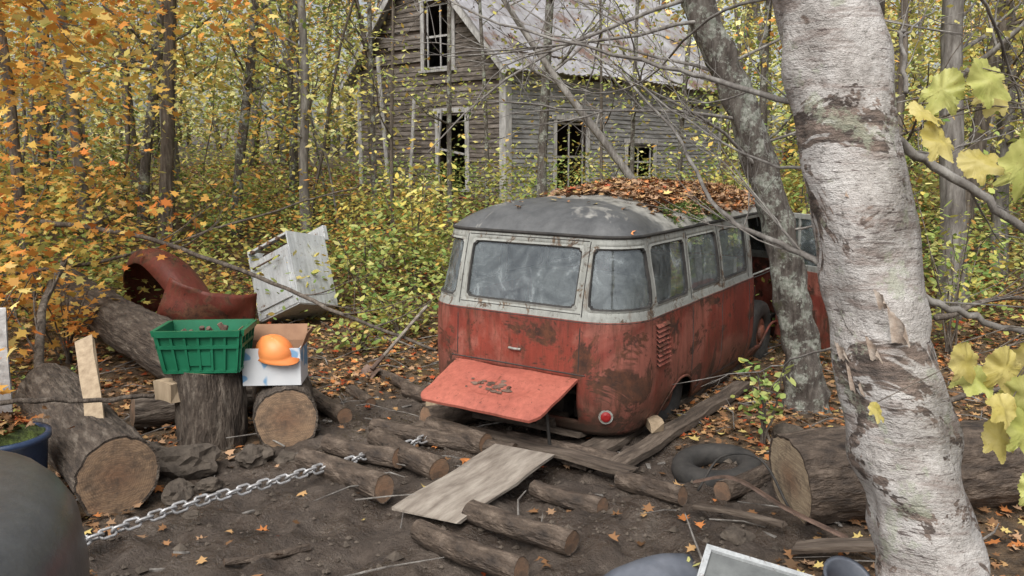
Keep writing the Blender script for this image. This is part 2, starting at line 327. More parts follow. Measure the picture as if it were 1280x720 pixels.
def sight(x,y,z):
    az=x/np.maximum(y,1)
    house=(az>-.19)&(az<.26)&(y<26)
    return ~(y<9.3) & (~house | ((z<1.0)&(y>11)))
C=clusters(1050,(-24,24),(10.5,30),(.3,7.5),lambda x,y,z:sight(x,y,z)&(np.abs(x)<y*.78+1))
per=110; P=cloud(C,per,rng.uniform(.35,.85,len(C)))
leaves('forest_foliage',P,rng.uniform(.06,.14,len(P)),cols(C,per,[5,5,4,2,2.6,3.5,4,1.2],cl=.75),RH,.6)
# orange and red maples on the left side of the woods
C=clusters(190,(-11,-3),(8.6,16),(.3,6.5),lambda x,y,z:(x<-.33*y)&((z>2.4)|(x<-.42*y)))
per=75; P=cloud(C,per,rng.uniform(.3,.6,len(C)))
leaves('orange_maple_foliage',P,rng.uniform(.07,.13,len(P)),cols(C,per,[.6,4,.4,.2,8,3,.6,3.5],cl=.55),MP,.7)
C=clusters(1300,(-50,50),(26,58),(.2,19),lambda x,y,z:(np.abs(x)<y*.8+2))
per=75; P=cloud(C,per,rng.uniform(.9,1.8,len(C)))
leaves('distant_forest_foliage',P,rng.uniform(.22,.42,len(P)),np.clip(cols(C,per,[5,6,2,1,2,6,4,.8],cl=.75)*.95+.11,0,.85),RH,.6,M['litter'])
C=clusters(120,(-4.5,6),(11,18.5),(.8,5.5),lambda x,y,z:(y<15)|(z<3))
per=16; P=cloud(C,per,rng.uniform(.25,.5,len(C)),.5)
leaves('sapling_foliage',P,rng.uniform(.06,.12,len(P)),cols(C,per,[6,3,3,1,1.6,4,5,.8]),RH,.7)
C=clusters(900,(-14,14),(9.0,19),(0,.9),lambda x,y,z:(np.abs(x)<y*.72+1)&((y>9.6)|(np.abs(x)>3)))
per=65; P=cloud(C,per,rng.uniform(.15,.42,len(C)),.7); P[:,2]=np.maximum(P[:,2],th(P[:,0],P[:,1])+.03)
leaves('undergrowth',P,rng.uniform(.04,.11,len(P)),cols(C,per,[4,3,7,6,1.6,1.5,4,1.2])*.9,OV,.9)
def shrub(name,c,rad,n,w,size,shape=OV,hgt=1.,stems=6):
    e=empty(name,(c[0],c[1],TH(c[0],c[1])-.02)); mb=MB(); K=[]
    for i in range(stems):
        a=random.uniform(0,6.28); r=rad*random.uniform(.3,1); h=hgt*random.uniform(.6,1.1)
        p1=Vector((math.cos(a)*r*.4,math.sin(a)*r*.4,h*.5)); p2=Vector((math.cos(a)*r,math.sin(a)*r,h))
        pp=subdiv_path([(random.uniform(-.05,.05),random.uniform(-.05,.05),0),p1,p2],4,.01); mb.tube(pp,[.012*(1-.7*k/len(pp)) for k in range(len(pp))],5)
        K+= [p1,p2,(p1+p2)/2]
    mb.make('stems',[M['bark']],parent=e)
    C=np.array([tuple(k) for k in K]); per=max(1,n//len(C)); P=cloud(C,per,rad*.28,.7); P[:,2]=np.maximum(P[:,2],.03)
    leaves('leaves',P,rng.uniform(size*.6,size*1.2,len(P)),cols(C,per,w,cl=.35),shape,.8,parent=e); return e
for c,r,n,h in [((-4.9,7.6),.7,420,1.7),((-4.3,6.4),.55,280,1.3),((-5.6,8.8),.9,420,2.2),((-4.5,8.3),.6,200,1.2),((-3.9,5.6),.4,160,.8),((-5.2,6.6),.7,340,1.9)]:
    shrub('maple_sapling',c,r,n,[.5,3,.3,.1,8,2.5,.5,4],.11,MP,h,7)
for c,r,n,h in [((-1.3,9.6),.6,350,.6),((-.6,10.4),.7,420,.9),((-2.0,11.4),.8,420,.9),((-.3,9.3),.35,220,.45),((-1.7,9.0),.4,160,.4),((4.6,8.6),.9,420,1.6),((3.9,10.6),.9,420,1.5),((5.2,7.2),.7,300,1.3),((1.0,11.5),.7,300,.9),((3.4,12.2),.8,300,2.4)]:
    shrub('green_shrub',c,r,n,[4,3,6,4,.3,2,4,.2],.09,OV,h,7)
shrub('leafy_sprig',(1.85,5.85),.24,110,[2,.5,6,4,0,1,4,0],.075,OV,.65,5)
shrub('yellow_shrub',(-1.4,11.8),.6,300,[3,8,1,0,2,6,1,0],.10,OV,2.2,6)
shrub('fern',(-3.75,6.55),.35,260,[2,1,6,3,0,0,4,0],.05,RH,.45,9)
shrub('seedling',(.75,3.75),.14,40,[5,3,3,0,0,3,3,0],.06,OV,.22,5)
def lit(n,xr,yr,dens):
    x=rng.uniform(*xr,n); y=rng.uniform(*yr,n); k=rng.uniform(0,1,n)<dens(x,y); return x[k],y[k]
LP=np.array([(.30,.16,.08),(.19,.105,.055),(.46,.28,.13),(.12,.075,.045),(.60,.46,.17),(.52,.20,.07),(.40,.25,.15),(.38,.085,.035)])
def litcol(n,w=(4,4,2.6,3,1.2,1.8,2.8,1.2)):
    w=np.array(w,float); w/=w.sum(); return LP[rng.choice(8,n,p=w)]*rng.uniform(.6,1.1,(n,1))
def zi(x,y):
    i=np.clip(np.searchsorted(xs,x)-1,0,nx-2); j=np.clip(np.searchsorted(ys,y)-1,0,ny-2)
    fx=(x-xs[i])/(xs[i+1]-xs[i]); fy=(y-ys[j])/(ys[j+1]-ys[j])
    return (Z[j,i]*(1-fx)+Z[j,i+1]*fx)*(1-fy)+(Z[j+1,i]*(1-fx)+Z[j+1,i+1]*fx)*fy
def patch(x,y):
    return .5+.5*np.sin(x*2.3+np.sin(y*3.1)*1.3)*np.sin(y*2.7+np.sin(x*1.9)*1.5)
x,y=lit(75000,(-8,8),(2.6,13),lambda x,y:np.clip(1.0-mudmask(x,y)*1.04,0.0,1)*(.35+.65*patch(x,y))+.03)
leaves('leaf_litter',np.stack([x,y,zi(x,y)+rng.uniform(.004,.035,len(x))],1),rng.uniform(.03,.085,len(x)),litcol(len(x)),MP,2.2,M['litter'],curl=.5)
x,y=lit(50000,(-20,20),(13,30),lambda x,y:.9*np.ones_like(x)*~inhouse(x,y,0))
leaves('far_leaf_litter',np.stack([x,y,zi(x,y)+rng.uniform(.01,.05,len(x))],1),rng.uniform(.07,.15,len(x)),litcol(len(x),(4,3,4,2,3,2,3,.5)),RH,2.,M['litter'],curl=.4)
mb=MB()
for _ in range(1800):
    x=random.uniform(-3,3); y=random.uniform(3.6,8)
    if random.random()>float(mudmask(x,y)): continue
    r=random.uniform(.005,.022)*(1 if random.random()<.93 else 1.9); z=float(zi(np.array([x]),np.array([y]))[0])
    vs=[Vector(v)*r*random.uniform(.7,1.3)+Vector((x,y,z+r*.2)) for v in [(1,0,0),(-1,0,0),(0,1,0),(0,-1,0),(0,0,.8),(0,0,-.8)]]
    mb.add(vs,[(0,2,4),(2,1,4),(1,3,4),(3,0,4),(2,0,5),(1,2,5),(3,1,5),(0,3,5)])
mb.make('mud_clods',[M['rock']])
mb=MB()
for _ in range(750):
    x=random.uniform(-5,5); y=random.uniform(3.3,11)
    if random.random()<float(mudmask(x,y))*.7: continue
    z=TH(x,y)+.03; L=random.uniform(.08,.6); a=random.uniform(0,6.28); r=random.uniform(.002,.008)
    q=Vector((math.cos(a)*L,math.sin(a)*L,random.uniform(-.02,.18)*L)); p0=Vector((x,y,z))
    mb.tube([p0,p0+q*.5+Vector((random.uniform(-.04,.04),random.uniform(-.04,.04),.02)),p0+q],[r,r*.8,r*.4],5)
for _ in range(70):
    x=random.uniform(-3,3); y=random.uniform(3.6,8); a=random.uniform(0,6.28)
    mb.box((x,y,float(zi(np.array([x]),np.array([y]))[0])+.008),(random.uniform(.03,.11),random.uniform(.012,.03),.008),0,Matrix.Rotation(a,3,'Z')@Matrix.Rotation(random.uniform(-.3,.3),3,'X'),.004)
mb.make('twig_litter',[M['greybark']])

# ---------------------------------------------------------------- trees
def limb(mb,p0,d,L,r,depth=0,tips=None,mi=0,dropz=(-.08,.2),maxd=2):
    pts=[Vector(p0)]; dd=Vector(d).normalized(); n=6
    for i in range(n):
        dd=(dd+Vector((random.uniform(-.2,.2),random.uniform(-.2,.2),random.uniform(*dropz)))).normalized(); pts.append(pts[-1]+dd*L/n)
    mb.tube(pts,[r*(1-.75*i/n) for i in range(n+1)],5 if depth else 6,cap=False,mi=mi)
    if tips is not None: tips+= [pts[-1],pts[-2],pts[-3]]
    if depth<maxd:
        for k in range(3):
            i=random.randint(1,n-1); q=(dd+Vector((random.uniform(-.9,.9),random.uniform(-.9,.9),random.uniform(-.4,.6)))).normalized()
            limb(mb,pts[i],q,L*random.uniform(.35,.6),r*.45,depth+1,tips,mi,dropz,maxd)
def tree(name,path,rads,mat,nl=6,lz=(2.5,9),LL=1.6,leafn=0,w=None,lsize=.1,sides=12,rough=.18,seg=7,shape=RH):
    base=Vector(path[0]); e=empty(name,tuple(base)); mb=MB()
    pp=subdiv_path([Vector(q)-base for q in path],seg,.0)
    rr=np.interp(np.linspace(0,1,len(pp)),np.linspace(0,1,len(rads)),rads)
    mb.tube(pp,list(rr),sides,rough=rough); tips=[]
    hi=[q for q in pp if q.z>lz[0]]
    if hi:
        for k in range(nl):
            q=random.choice(hi); a=random.uniform(0,6.28); i=pp.index(q)
            limb(mb,q,(math.cos(a),math.sin(a),random.uniform(.0,.8)),LL*random.uniform(.6,1.2),rr[i]*.3+.006,0,tips)
    mb.make('trunk_and_limbs',[mat],parent=e,smooth=True)
    if leafn and tips:
        C=np.array([tuple(t) for t in tips]); per=max(2,leafn//len(C)); P=cloud(C,per,LL*.2,.7)
        leaves('crown_leaves',P,rng.uniform(lsize*.6,lsize*1.2,len(P)),cols(C,per,w),shape,.6,parent=e)
    return e
YG=[5,5,2,1,1.5,4,3,.5]
B0=(1.46,2.30,-.1)
tree('birch_tree',[B0,(1.37,2.37,.4),(1.30,2.43,.82),(1.14,2.56,1.6),(.965,2.70,2.58),(.79,2.86,3.6),(.55,3.1,5.2),(.3,3.4,7.5)],[.19,.165,.155,.147,.150,.13,.10,.06],M['birch'],9,(4.2,9),1.8,1000,YG,.08,40,.20,26)
bt=bpy.data.objects['birch_tree']
mb=MB()
def bough(pts,r0,r1,twigs=6,tl=.5):
    pp=subdiv_path([Vector(p)-Vector(B0) for p in pts],6,.008); n=len(pp); mb.tube(pp,[r0+(r1-r0)*i/(n-1) for i in range(n)],7,cap=True,rough=.2)
    for k in range(twigs):
        i=random.randint(2,n-2); d=(pp[i+1]-pp[i]).normalized(); q=(d+Vector((random.uniform(-.7,.7),random.uniform(-.5,.5),random.uniform(-.7,.7)))).normalized()
        limb(mb,pp[i],q,tl*random.uniform(.5,1.2),r0*.2+.001,1)
bough([(.99,2.72,2.24),(.80,3.1,2.36),(.549,3.7,2.51),(-.17,4.67,2.85),(-.6,5.3,3.2)],.012,.004,9,.7)
bough([(1.0,2.68,1.76),(.88,2.85,1.82),(.792,3.21,1.90),(.724,3.87,2.23),(.503,4.53,2.59),(0,5.2,3.03),(-.4,5.9,3.5)],.011,.003,10,.7)
bough([(1.12,2.60,2.20),(1.25,2.63,2.11),(1.42,2.62,2.01),(1.61,2.6,1.87),(2.0,2.6,1.7)],.017,.011,4,.4)
bough([(1.22,2.50,1.70),(1.38,2.5,1.63),(1.57,2.5,1.57),(2.0,2.5,1.42)],.013,.008,3,.4)
bough([(1.10,2.5,1.52),(.98,2.6,1.50),(.915,3.02,1.32),(.686,3.49,1.14)],.005,.0015,3,.25)
bough([(.93,2.72,2.5),(.7,3.2,2.9),(.3,3.9,3.1),(-.2,4.6,3.05),(-.6,5.2,2.9)],.008,.002,8,.7)
bough([(1.2,2.62,2.3),(1.3,2.9,2.5),(1.45,3.2,2.55),(1.7,3.5,2.7)],.008,.003,5,.5)
bough([(.95,2.72,2.62),(.75,3.3,2.62),(.6,4.2,2.45),(.35,5.0,2.5),(.0,5.6,2.8)],.007,.002,7,.6)
bough([(.98,2.7,2.05),(.86,3.2,2.12),(.6,4.0,2.42),(.35,4.9,2.7)],.006,.002,7,.5)
bough([(1.3,2.5,2.6),(1.5,2.7,2.5),(1.75,2.9,2.2),(1.95,3.0,1.8)],.006,.002,6,.4)
mb.make('boughs',[M['greybark']],parent=bt,smooth=True)
mb=MB()
for (x,y,z,s) in [(1.10,2.40,1.62,.10),(1.05,2.42,1.55,.07),(1.03,2.50,1.44,.09),(.99,2.54,2.0,.05),(1.06,2.41,1.70,.06),(1.00,2.52,1.52,.06)]:
    vs=[];n=9; sd=random.uniform(0,30)
    for i in range(n+1):
        a=i/n*random.uniform(2.2,2.6)
        for k in (0,.5,1): vs.append(Vector((x-1.46+math.sin(a)*s*.35-.02*k,y-2.30-.02-(1-math.cos(a))*s*.35,z+.1-s*.5+k*s*(1-.07*i)+.012*noise.noise(Vector((sd,i*.7,k*2))))))
    mb.add(vs,[(3*i+q,3*i+q+1,3*i+q+4,3*i+q+3) for i in range(n) for q in (0,1)])
mb.make('peeling_bark',[M['curl']],parent=bt,smooth=True)
L0=Vector((2.52,6.9,-.05))
lt=tree('maple_tree',[tuple(L0),(2.47,6.92,.3),(2.38,6.95,.8),(2.24,6.95,1.42),(2.06,6.98,2.0),(1.77,7.0,2.74),(1.48,7.05,3.4),(1.2,7.1,4.6),(.8,7.2,7.5)],[.22,.155,.14,.135,.13,.13,.125,.11,.06],M['lichen'],7,(4.6,9),2.,800,YG,.09,28,.3,12)
mb=MB()
for (x,y,z),d,L,r in [((2.1,6.98,1.95),(-.8,-.5,.5),1.9,.018),((1.95,7,2.4),(-1,-.3,.1),2.2,.018),((1.8,7,2.74),(-1,.3,.3),2.,.016),((1.75,7,2.85),(1,-.2,.3),1.6,.016),((1.6,7.05,3.2),(-.9,-.8,-.2),2.3,.018),((1.53,7.05,3.4),(-1,-.1,-.3),2.6,.02),((1.3,7.1,4.2),(-.6,-.6,-.7),2.2,.015),((1.5,7.05,3.5),(.9,-.6,-.3),2.,.016),((2.0,7,2.2),(1,.1,.3),1.6,.014),((2.2,6.95,1.5),(.8,-.6,.1),1.2,.012)]:
    limb(mb,Vector((x,y,z))-L0,d,L,r,0,None,0,(-.15,.12))
mb.make('bare_limbs',[M['greybark']],parent=lt,smooth=True)
tree('dead_leaning_tree',[(2.7,12,.3),(1.71,12.1,1.8),(.57,12.3,3.3),(-.3,12.5,4.6)],[.05,.06,.05,.03],M['greybark'],7,(1.0,9),1.2,0,sides=8)
for (x,y,r) in [(.44,13,.075),(-1.15,15.5,.045),(-2.7,16.6,.05),(2.2,15.6,.04),(-.5,17.2,.04),(3.3,16.8,.05),(1.5,14.2,.025),(-2.0,14.0,.03)]:
    z=TH(x,y); l=random.uniform(-.4,.4)
    tree('slender_tree',[(x,y,z-.1),(x+l*.1,y,z+2.0),(x+l*.5,y,z+4.5),(x+l,y,z+8)],[r*1.2,r,r*.8,r*.3],M['lichen'] if r>.035 else M['bark'],6,(1.8 if r<.06 else 2.8,8),1.4,240,[6,3,4,1,.5,3,5,.3],.10,sides=9)
tr=[(-6.6,11.5,.08),(-7.6,15,.10),(-6.6,15,.09),(-6.0,14.5,.12),(-7.2,18,.16),(-5.1,15.5,.09),(-5.4,21,.10),(-3.55,14.6,.085),(-4.7,18,.07),(-3.0,19,.07),
    (5.6,10.5,.15),(4.9,11.6,.10),(6.6,12.5,.13),(7.6,13,.11),(6.2,14.5,.12),(4.45,9.8,.05),(5.9,16.5,.14),(-9.5,17,.12),(-8.8,20,.13),(9.3,17,.14),(3.9,13.5,.07),(6.9,9.4,.06),(7.9,11.,.07)]
for i,(x,y,r) in enumerate(tr):
    z=TH(x,y); ln=random.uniform(-.7,.7); h=random.uniform(9,11.5)
    mt=[M['bark'],M['greybark'],M['lichen']][i%3]
    tree('forest_tree',[(x,y,z-.1),(x+ln*.2,y,z+1.2),(x+ln*.5+random.uniform(-.15,.15),y+.1,z+3.2),(x+ln*.8+random.uniform(-.2,.2),y+.1,z+5.5),(x+ln*1.2,y+.2,z+h)],[r*1.35,r,r*.85,r*.7,r*.3],mt,7,(2.0,12),1.7,450,YG if x>-4 else [3,5,1,.5,4,4,2,1.5],.11,10)
mb=MB()
for _ in range(170):
    y=random.uniform(14,60); x=random.uniform(-.8,.8)*y
    if bool(inhouse(np.array(x),np.array(y),1)): continue
    az=x/y
    if -.2<az<.26 and y<26: continue
    z=TH(x,y); r=random.uniform(.05,.2) if y>20 else random.uniform(.012,.04); ln=random.uniform(-1.9,1.9); h=random.uniform(9,17) if y>20 else random.uniform(3,7)
    mb.tube(subdiv_path([(x,y,z-.1),(x+ln*.3,y,z+h*.4),(x+ln,y,z+h)],3,.08),[r*(1-.09*k) for k in range(7)],6,mi=random.randint(0,2))
    for _k in range(4):
        zz=z+h*random.uniform(.15,.7); a=random.uniform(0,6.28); L=random.uniform(.6,2.4)
        mb.tube([(x+ln*.3,y,zz),(x+math.cos(a)*L*.5,y+math.sin(a)*L*.5,zz+.3*L),(x+math.cos(a)*L,y+math.sin(a)*L,zz+.5*L)],[r*.25,r*.16,r*.06],4,cap=False)
mb.make('distant_forest_trunks',[M['bark'],M['greybark'],M['lichen']],smooth=True)
e=empty('maple_branch',(-5.6,7.2,2.2)); mb=MB(); tips=[]
mb.tube(subdiv_path([(-1.2,.8,-2.3),(-.6,.3,-.6),(0,0,.6),(.9,-.2,1.3),(1.7,-.4,1.5)],4,.01),[.06*(1-.05*k) for k in range(17)],7)
for k in range(12): limb(mb,(random.uniform(0,1.7),random.uniform(-.4,0),random.uniform(.6,1.4)),(random.uniform(.2,1),random.uniform(-.4,.4),random.uniform(-.5,.6)),.8,.012,1,tips)
mb.make('stem',[M['bark']],parent=e)
C=np.array([tuple(t) for t in tips]); P=cloud(C,8,.18,.6); leaves('leaves',P,rng.uniform(.07,.14,len(P)),cols(C,8,[.4,3,.2,.1,9,3,.3,4],cl=.4),MP,.8,parent=e)
# big pale leaves by the birch
e=empty('striped_maple_branch',(1.75,2.3,1.2)); mb=MB()
def lobed():
    pts=[]
    key=[(180,.50),(160,.50),(140,.46),(115,.42),(90,.40),(68,.46),(52,.56),(45,.52),(38,.36),(28,.38),(14,.52),(0,.66)]
    key=key+[(-a,r) for a,r in key[-2:0:-1]]
    for i,(a,r) in enumerate(key):
        a2,r2=key[(i+1)%len(key)]
        if a2-a>180: a2-=360
        for k in range(4):
            t=k/4; rr=r+(r2-r)*t+(.022 if k%2 else -.006); an=math.radians(a+(a2-a)*t); pts.append((rr*math.cos(an),rr*math.sin(an)))
    return pts
SM=lobed()
spots=[(1.10,2.28,2.22,.10),(1.15,2.30,2.28,.12),(1.13,2.25,2.15,.11),(1.23,2.22,2.30,.13),(1.29,2.3,2.26,.10),(1.33,2.2,2.08,.14),(1.25,2.27,2.09,.11),(1.40,2.25,2.15,.12),
       (1.22,2.2,1.56,.11),(1.27,2.24,1.50,.12),(1.33,2.2,1.54,.12),(1.38,2.2,1.46,.13),(1.31,2.16,1.44,.10),(1.40,2.2,1.37,.13),(1.45,2.3,1.55,.11),(1.47,2.2,1.40,.13),(1.36,2.25,1.33,.11),(1.42,2.15,1.22,.11),(.99,2.2,1.42,.06)]
for k,(x,y,z,s) in enumerate(spots):
    ax=Vector((random.uniform(-.6,.6),random.uniform(-.6,.2),-.9 if k%3 else -.2)).normalized(); nn=Vector((random.uniform(-.6,.6),-1,random.uniform(.1,1.1))); nn=(nn-ax*nn.dot(ax)).normalized(); bb=ax.cross(nn)
    c0=Vector((x-1.75,y-2.3,z-1.2)); fold=random.uniform(.15,.5); droop=random.uniform(.1,.45); wav=random.uniform(0,6)
    def LF(a,b_,f):
        a*=f;b_*=f; return c0+ax*(a*s)+bb*(b_*s)+nn*s*(-abs(b_)*fold*(1+.4*math.sin(abs(b_)*22+a*14))-a*abs(a)*droop+.03*math.sin(a*12+wav+b_*7))
    n=len(SM); vs=[LF(0,0,1)]
    rg=(.25,.5,.75,1.)
    for f in rg: vs+=[LF(a,b_,f) for a,b_ in SM]
    mb.add(vs,[(0,1+i,1+(i+1)%n) for i in range(n)]+[(1+q*n+i,1+(q+1)*n+i,1+(q+1)*n+(i+1)%n,1+q*n+(i+1)%n) for q in range(len(rg)-1) for i in range(n)],k%2)
    j=c0-ax*s*.5; hub=Vector((-.28,0,1.02)) if z>1.8 else Vector((-.22,0,.42))
    mb.tube([j,(j+hub)/2+Vector((0,0,.03)),hub],[.0015,.002,.003],4,mi=2,cap=False)
mb.tube([(.6,.3,1.3),(.2,.1,1.05),(-.28,0,1.02)],[.008,.006,.004],6,mi=2); mb.tube([(.6,.2,.6),(.2,.05,.5),(-.22,0,.42)],[.008,.006,.004],6,mi=2)
def pleaf(name,a,b_):
    m,nt,p=newmat(name); co=coords(nt); c=ramp(nt,ntex(nt,co,14,6),[(.35,a),(.65,b_)]); c=mix(nt,ramp(nt,ntex(nt,co,60,5,.7),[(.62,0.),(.68,.6)]),c,(.30,.20,.06)); out=nt.nodes['Material Output']
    nt.links.new(c,p.inputs['Base Color']); p.inputs['Roughness'].default_value=.5; bump(nt,p,ntex(nt,co,70,5),.4,.004)
    t=N(nt,'ShaderNodeBsdfTranslucent'); nt.links.new(c,t.inputs[0]); x=N(nt,'ShaderNodeMixShader'); x.inputs[0].default_value=.4
    nt.links.new(p.outputs[0],x.inputs[1]); nt.links.new(t.outputs[0],x.inputs[2]); nt.links.new(x.outputs[0],out.inputs[0]); return m
mb.make('leaves',[pleaf('pale_yellow_leaf',(.50,.42,.11),(.66,.57,.23)),pleaf('pale_green_leaf',(.40,.43,.11),(.58,.57,.20)),M['bark']],parent=e,smooth=True)
def stick(name,pts,r0,r1,mat,tw=4,tl=.6,sides=7):
    b0=Vector(pts[0]); e=MB(); pp=subdiv_path([Vector(p)-b0 for p in pts],6,.015); n=len(pp); e.tube(pp,[r0+(r1-r0)*i/(n-1) for i in range(n)],sides,rough=.2)
    for k in range(tw):
        i=random.randint(1,n-2); d=(pp[i+1]-pp[i]).normalized(); limb(e,pp[i],d+Vector((random.uniform(-.7,.7),random.uniform(-.6,.6),random.uniform(-.3,.8))),tl*random.uniform(.5,1.2),r0*.3,1)
    return e.make(name,[mat],smooth=True,loc=tuple(b0))
stick('fallen_branch',[(-5.6,10,1.35),(-4.2,9.5,1.2),(-2.74,8.9,.85),(-1.7,8.3,.55),(-.75,8.1,.22)],.032,.015,M['bark'],8,.9)
stick('fallen_branch',[(-6.2,9.4,.7),(-4.8,10.6,.9),(-3.2,11.6,1.4),(-2.2,12.4,1.7)],.025,.01,M['bark'],6,1.)
stick('fallen_branch',[(-3.6,6.2,.2),(-4.1,7.2,.75),(-4.4,8.2,1.1)],.04,.03,M['bark'],4,.6)
stick('fallen_branch',[(3.2,6.2,.9),(3.9,6.6,1.0),(5.2,7.2,.8)],.025,.012,M['bark'],6,.8)
stick('fallen_branch',[(2.6,5.2,.5),(3.2,5.0,.75),(4.2,5.2,.8)],.02,.01,M['bark'],6,.7)

# ---------------------------------------------------------------- house
H=empty('abandoned_house',(hc[0],hc[1],.95),math.atan2(.743,.67))
HL,HW,HH=10.3,5.5,3.4; pk=2.8
def boards(name,o,d,out,L,top,openings,mat,row=.115,thick=.014,missing=0,jit=.006,off=0.,zstart=0.,tilt=0):
    mb=MB(); d=Vector(d); out=Vector(out); zmax=max(top(a) for a in np.linspace(0,L,21)); z=zstart
    while z<zmax:
        aa=[a for a in np.linspace(0,L,221) if top(a)>z+.02]
        if not aa: break
        ivs=[(aa[0],aa[-1])]
        for (a0,a1,z0,z1) in openings:
            if z+row>z0+.02 and z<z1-.02:
                n2=[]
                for (p,q) in ivs:
                    if a1<=p or a0>=q: n2.append((p,q)); continue
                    if a0>p: n2.append((p,a0))
                    if a1<q: n2.append((a1,q))
                ivs=n2
        for (p,q) in ivs:
            c=p
            while c<q-.02:
                e=min(q,c+random.uniform(1.2,3.6))
                if q-e<.3: e=q
                if random.random()>=missing:
                    s=random.uniform(-1,1)*tilt; j=[random.uniform(-jit,jit) for _ in range(4)]
                    A=Vector(o)+d*c; B=Vector(o)+d*(e-.003)
                    vs=[]
                    for Q,dz in ((A,-s+j[0]),(B,s+j[1])):
                        vs+=[Q+out*(off+.022+j[2])+Vector((0,0,z+dz)),Q+out*(off+.022+thick)+Vector((0,0,z+dz)),Q+out*(off+thick)+Vector((0,0,z+row*1.12+dz)),Q+out*off+Vector((0,0,z+row*1.12+dz))]
                    mb.add(vs,[(0,1,2,3)[::-1],(4,5,6,7),(1,5,6,2),(0,4,5,1),(3,2,6,7),(0,3,7,4)])
                c=e
        z+=row
    return mb.make(name,[mat],parent=H)
gtop=lambda a:HH+pk*(1-abs(a-HW/2)/(HW/2))
oR=[(1.85,3.1,.30,2.05),(5.0,6.35,.55,1.50)]
oG=[(1.3,2.25,.40,2.2),(1.75,2.75,3.35,4.95)]
boards('side_clapboards',(0,0,0),(1,0,0),(0,-1,0),HL,lambda a:HH,oR,M['clap'],missing=.03,tilt=.012,jit=.009)
boards('side_sheathing',(0,.03,0),(1,0,0),(0,-1,0),HL,lambda a:HH,oR,M['sheath'],row=.3)
boards('gable_clapboards',(0,0,0),(0,1,0),(-1,0,0),HW,gtop,oG,M['brownclap'],missing=.12,tilt=.025,jit=.014)
boards('gable_sheathing',(.03,0,0),(0,1,0),(-1,0,0),HW,gtop,oG,M['sheath'],row=.26)
boards('rear_wall',(0,HW,0),(1,0,0),(0,1,0),HL,lambda a:HH,[],M['clap'],row=.2)
boards('far_gable',(HL,0,0),(0,1,0),(1,0,0),HW,gtop,[],M['clap'],row=.2)
mb=MB(); mb.box((HL/2,HW/2,-.25),(HL-.1,HW-.1,.5)); mb.box((HL/2,HW/2,2.95),(HL-.2,HW-.2,.08)); mb.box((4.0,HW/2,1.4),(.1,HW-.2,2.8)); mb.make('foundation_and_floors',[M['sheath']],parent=H)
mb=MB()
mb.box((.06,-.05,HH/2-.05),(.16,.035,HH+.1)); mb.box((-.05,.04,HH/2-.05),(.035,.2,HH+.1)); mb.box((-.05,HW-.07,HH/2),(.035,.14,HH)); mb.box((HL-.06,-.05,HH/2),(.14,.035,HH)); mb.box((HL/2,-.06,HH-.07),(HL,.03,.16))
def win(side,a0,a1,z0,z1,sash=True):
    def B(ca,cz,da,dz,o=.05,t=.03):
        if side=='R': mb.box((ca,-o,cz),(da,t,dz),0,None,.004)
        else: mb.box((-o,ca,cz),(t,da,dz),0,None,.004)
    B(a0-.06,(z0+z1)/2,.12,z1-z0+.1); B(a1+.06,(z0+z1)/2,.12,z1-z0+.1); B((a0+a1)/2,z1+.11,a1-a0+.34,.12,.055); B((a0+a1)/2,z0-.05,a1-a0+.34,.06,.07,.08)
    if sash:
        o=-.06; zm=(z0+z1)/2
        for zz in (z0+.04,zm,z1-.04): B((a0+a1)/2,zz,a1-a0,.05,o)
        for k in (0.03,.5,.97): B(a0+(a1-a0)*k,(z0+z1)/2,.035,z1-z0,o-.002)
win('R',*oR[0]); win('R',*oR[1]); win('G',*oG[0],sash=False); win('G',*oG[1])
mb.box((-.10,2.2,1.4),(.04,.05,1.9),0,Matrix.Rotation(.12,3,'X')); mb.box((-.02,1.8,1.3),(.03,.9,.05),0,Matrix.Rotation(.15,3,'X'))
mb.box((-.25,4.15,1.8),(.03,.12,4.0),0,Matrix.Rotation(-.10,3,'X')); mb.box((-.3,3.0,1.3),(.03,.10,2.7),0,Matrix.Rotation(.10,3,'X'))
sl_=math.atan2(pk,HW/2); RL=math.hypot(pk,HW/2)+.5
for s in(-1,1):
    mb.box((-.36,HW/2+s*(RL/2)*math.cos(sl_),HH+pk-(RL/2)*math.sin(sl_)+.02),(.035,RL,.17),0,Matrix.Rotation(-s*sl_,3,'X'))
mb.make('trim_and_windows',[M['trim']],parent=H)
mb=MB()
for s in(-1,1):
    nu=150; nv=10; vs=[]
    for j in range(nv+1):
        t=j/nv*RL
        for i in range(nu+1):
            u=-.4+(HL+.8)*i/nu; zz=.018*math.sin(i*math.pi/1.5)+.06*math.sin(u*.8+1)*math.sin(j*.4)+(.025 if int(u/.9)%2 else 0)
            vs.append((u,HW/2+s*t*math.cos(sl_),HH+pk+.14-t*math.sin(sl_)+zz))
    mb.add(vs,[(j*(nu+1)+i,j*(nu+1)+i+1,(j+1)*(nu+1)+i+1,(j+1)*(nu+1)+i) for j in range(nv) for i in range(nu)])
rf=mb.make('tin_roof',[M['tin']],parent=H); md=rf.modifiers.new('s','SOLIDIFY'); md.thickness=.03
n=1500; u=rng.uniform(0,HL,n); t=rng.uniform(.2,RL,n); k=patch(u*.7,t*.8)>.55; u=u[k];t=t[k]
P=np.stack([u,HW/2-t*math.cos(sl_),HH+pk+.20-t*math.sin(sl_)],1); leaves('roof_leaves',P,rng.uniform(.06,.13,len(P)),litcol(len(P)),RH,2,M['litter'],parent=H)

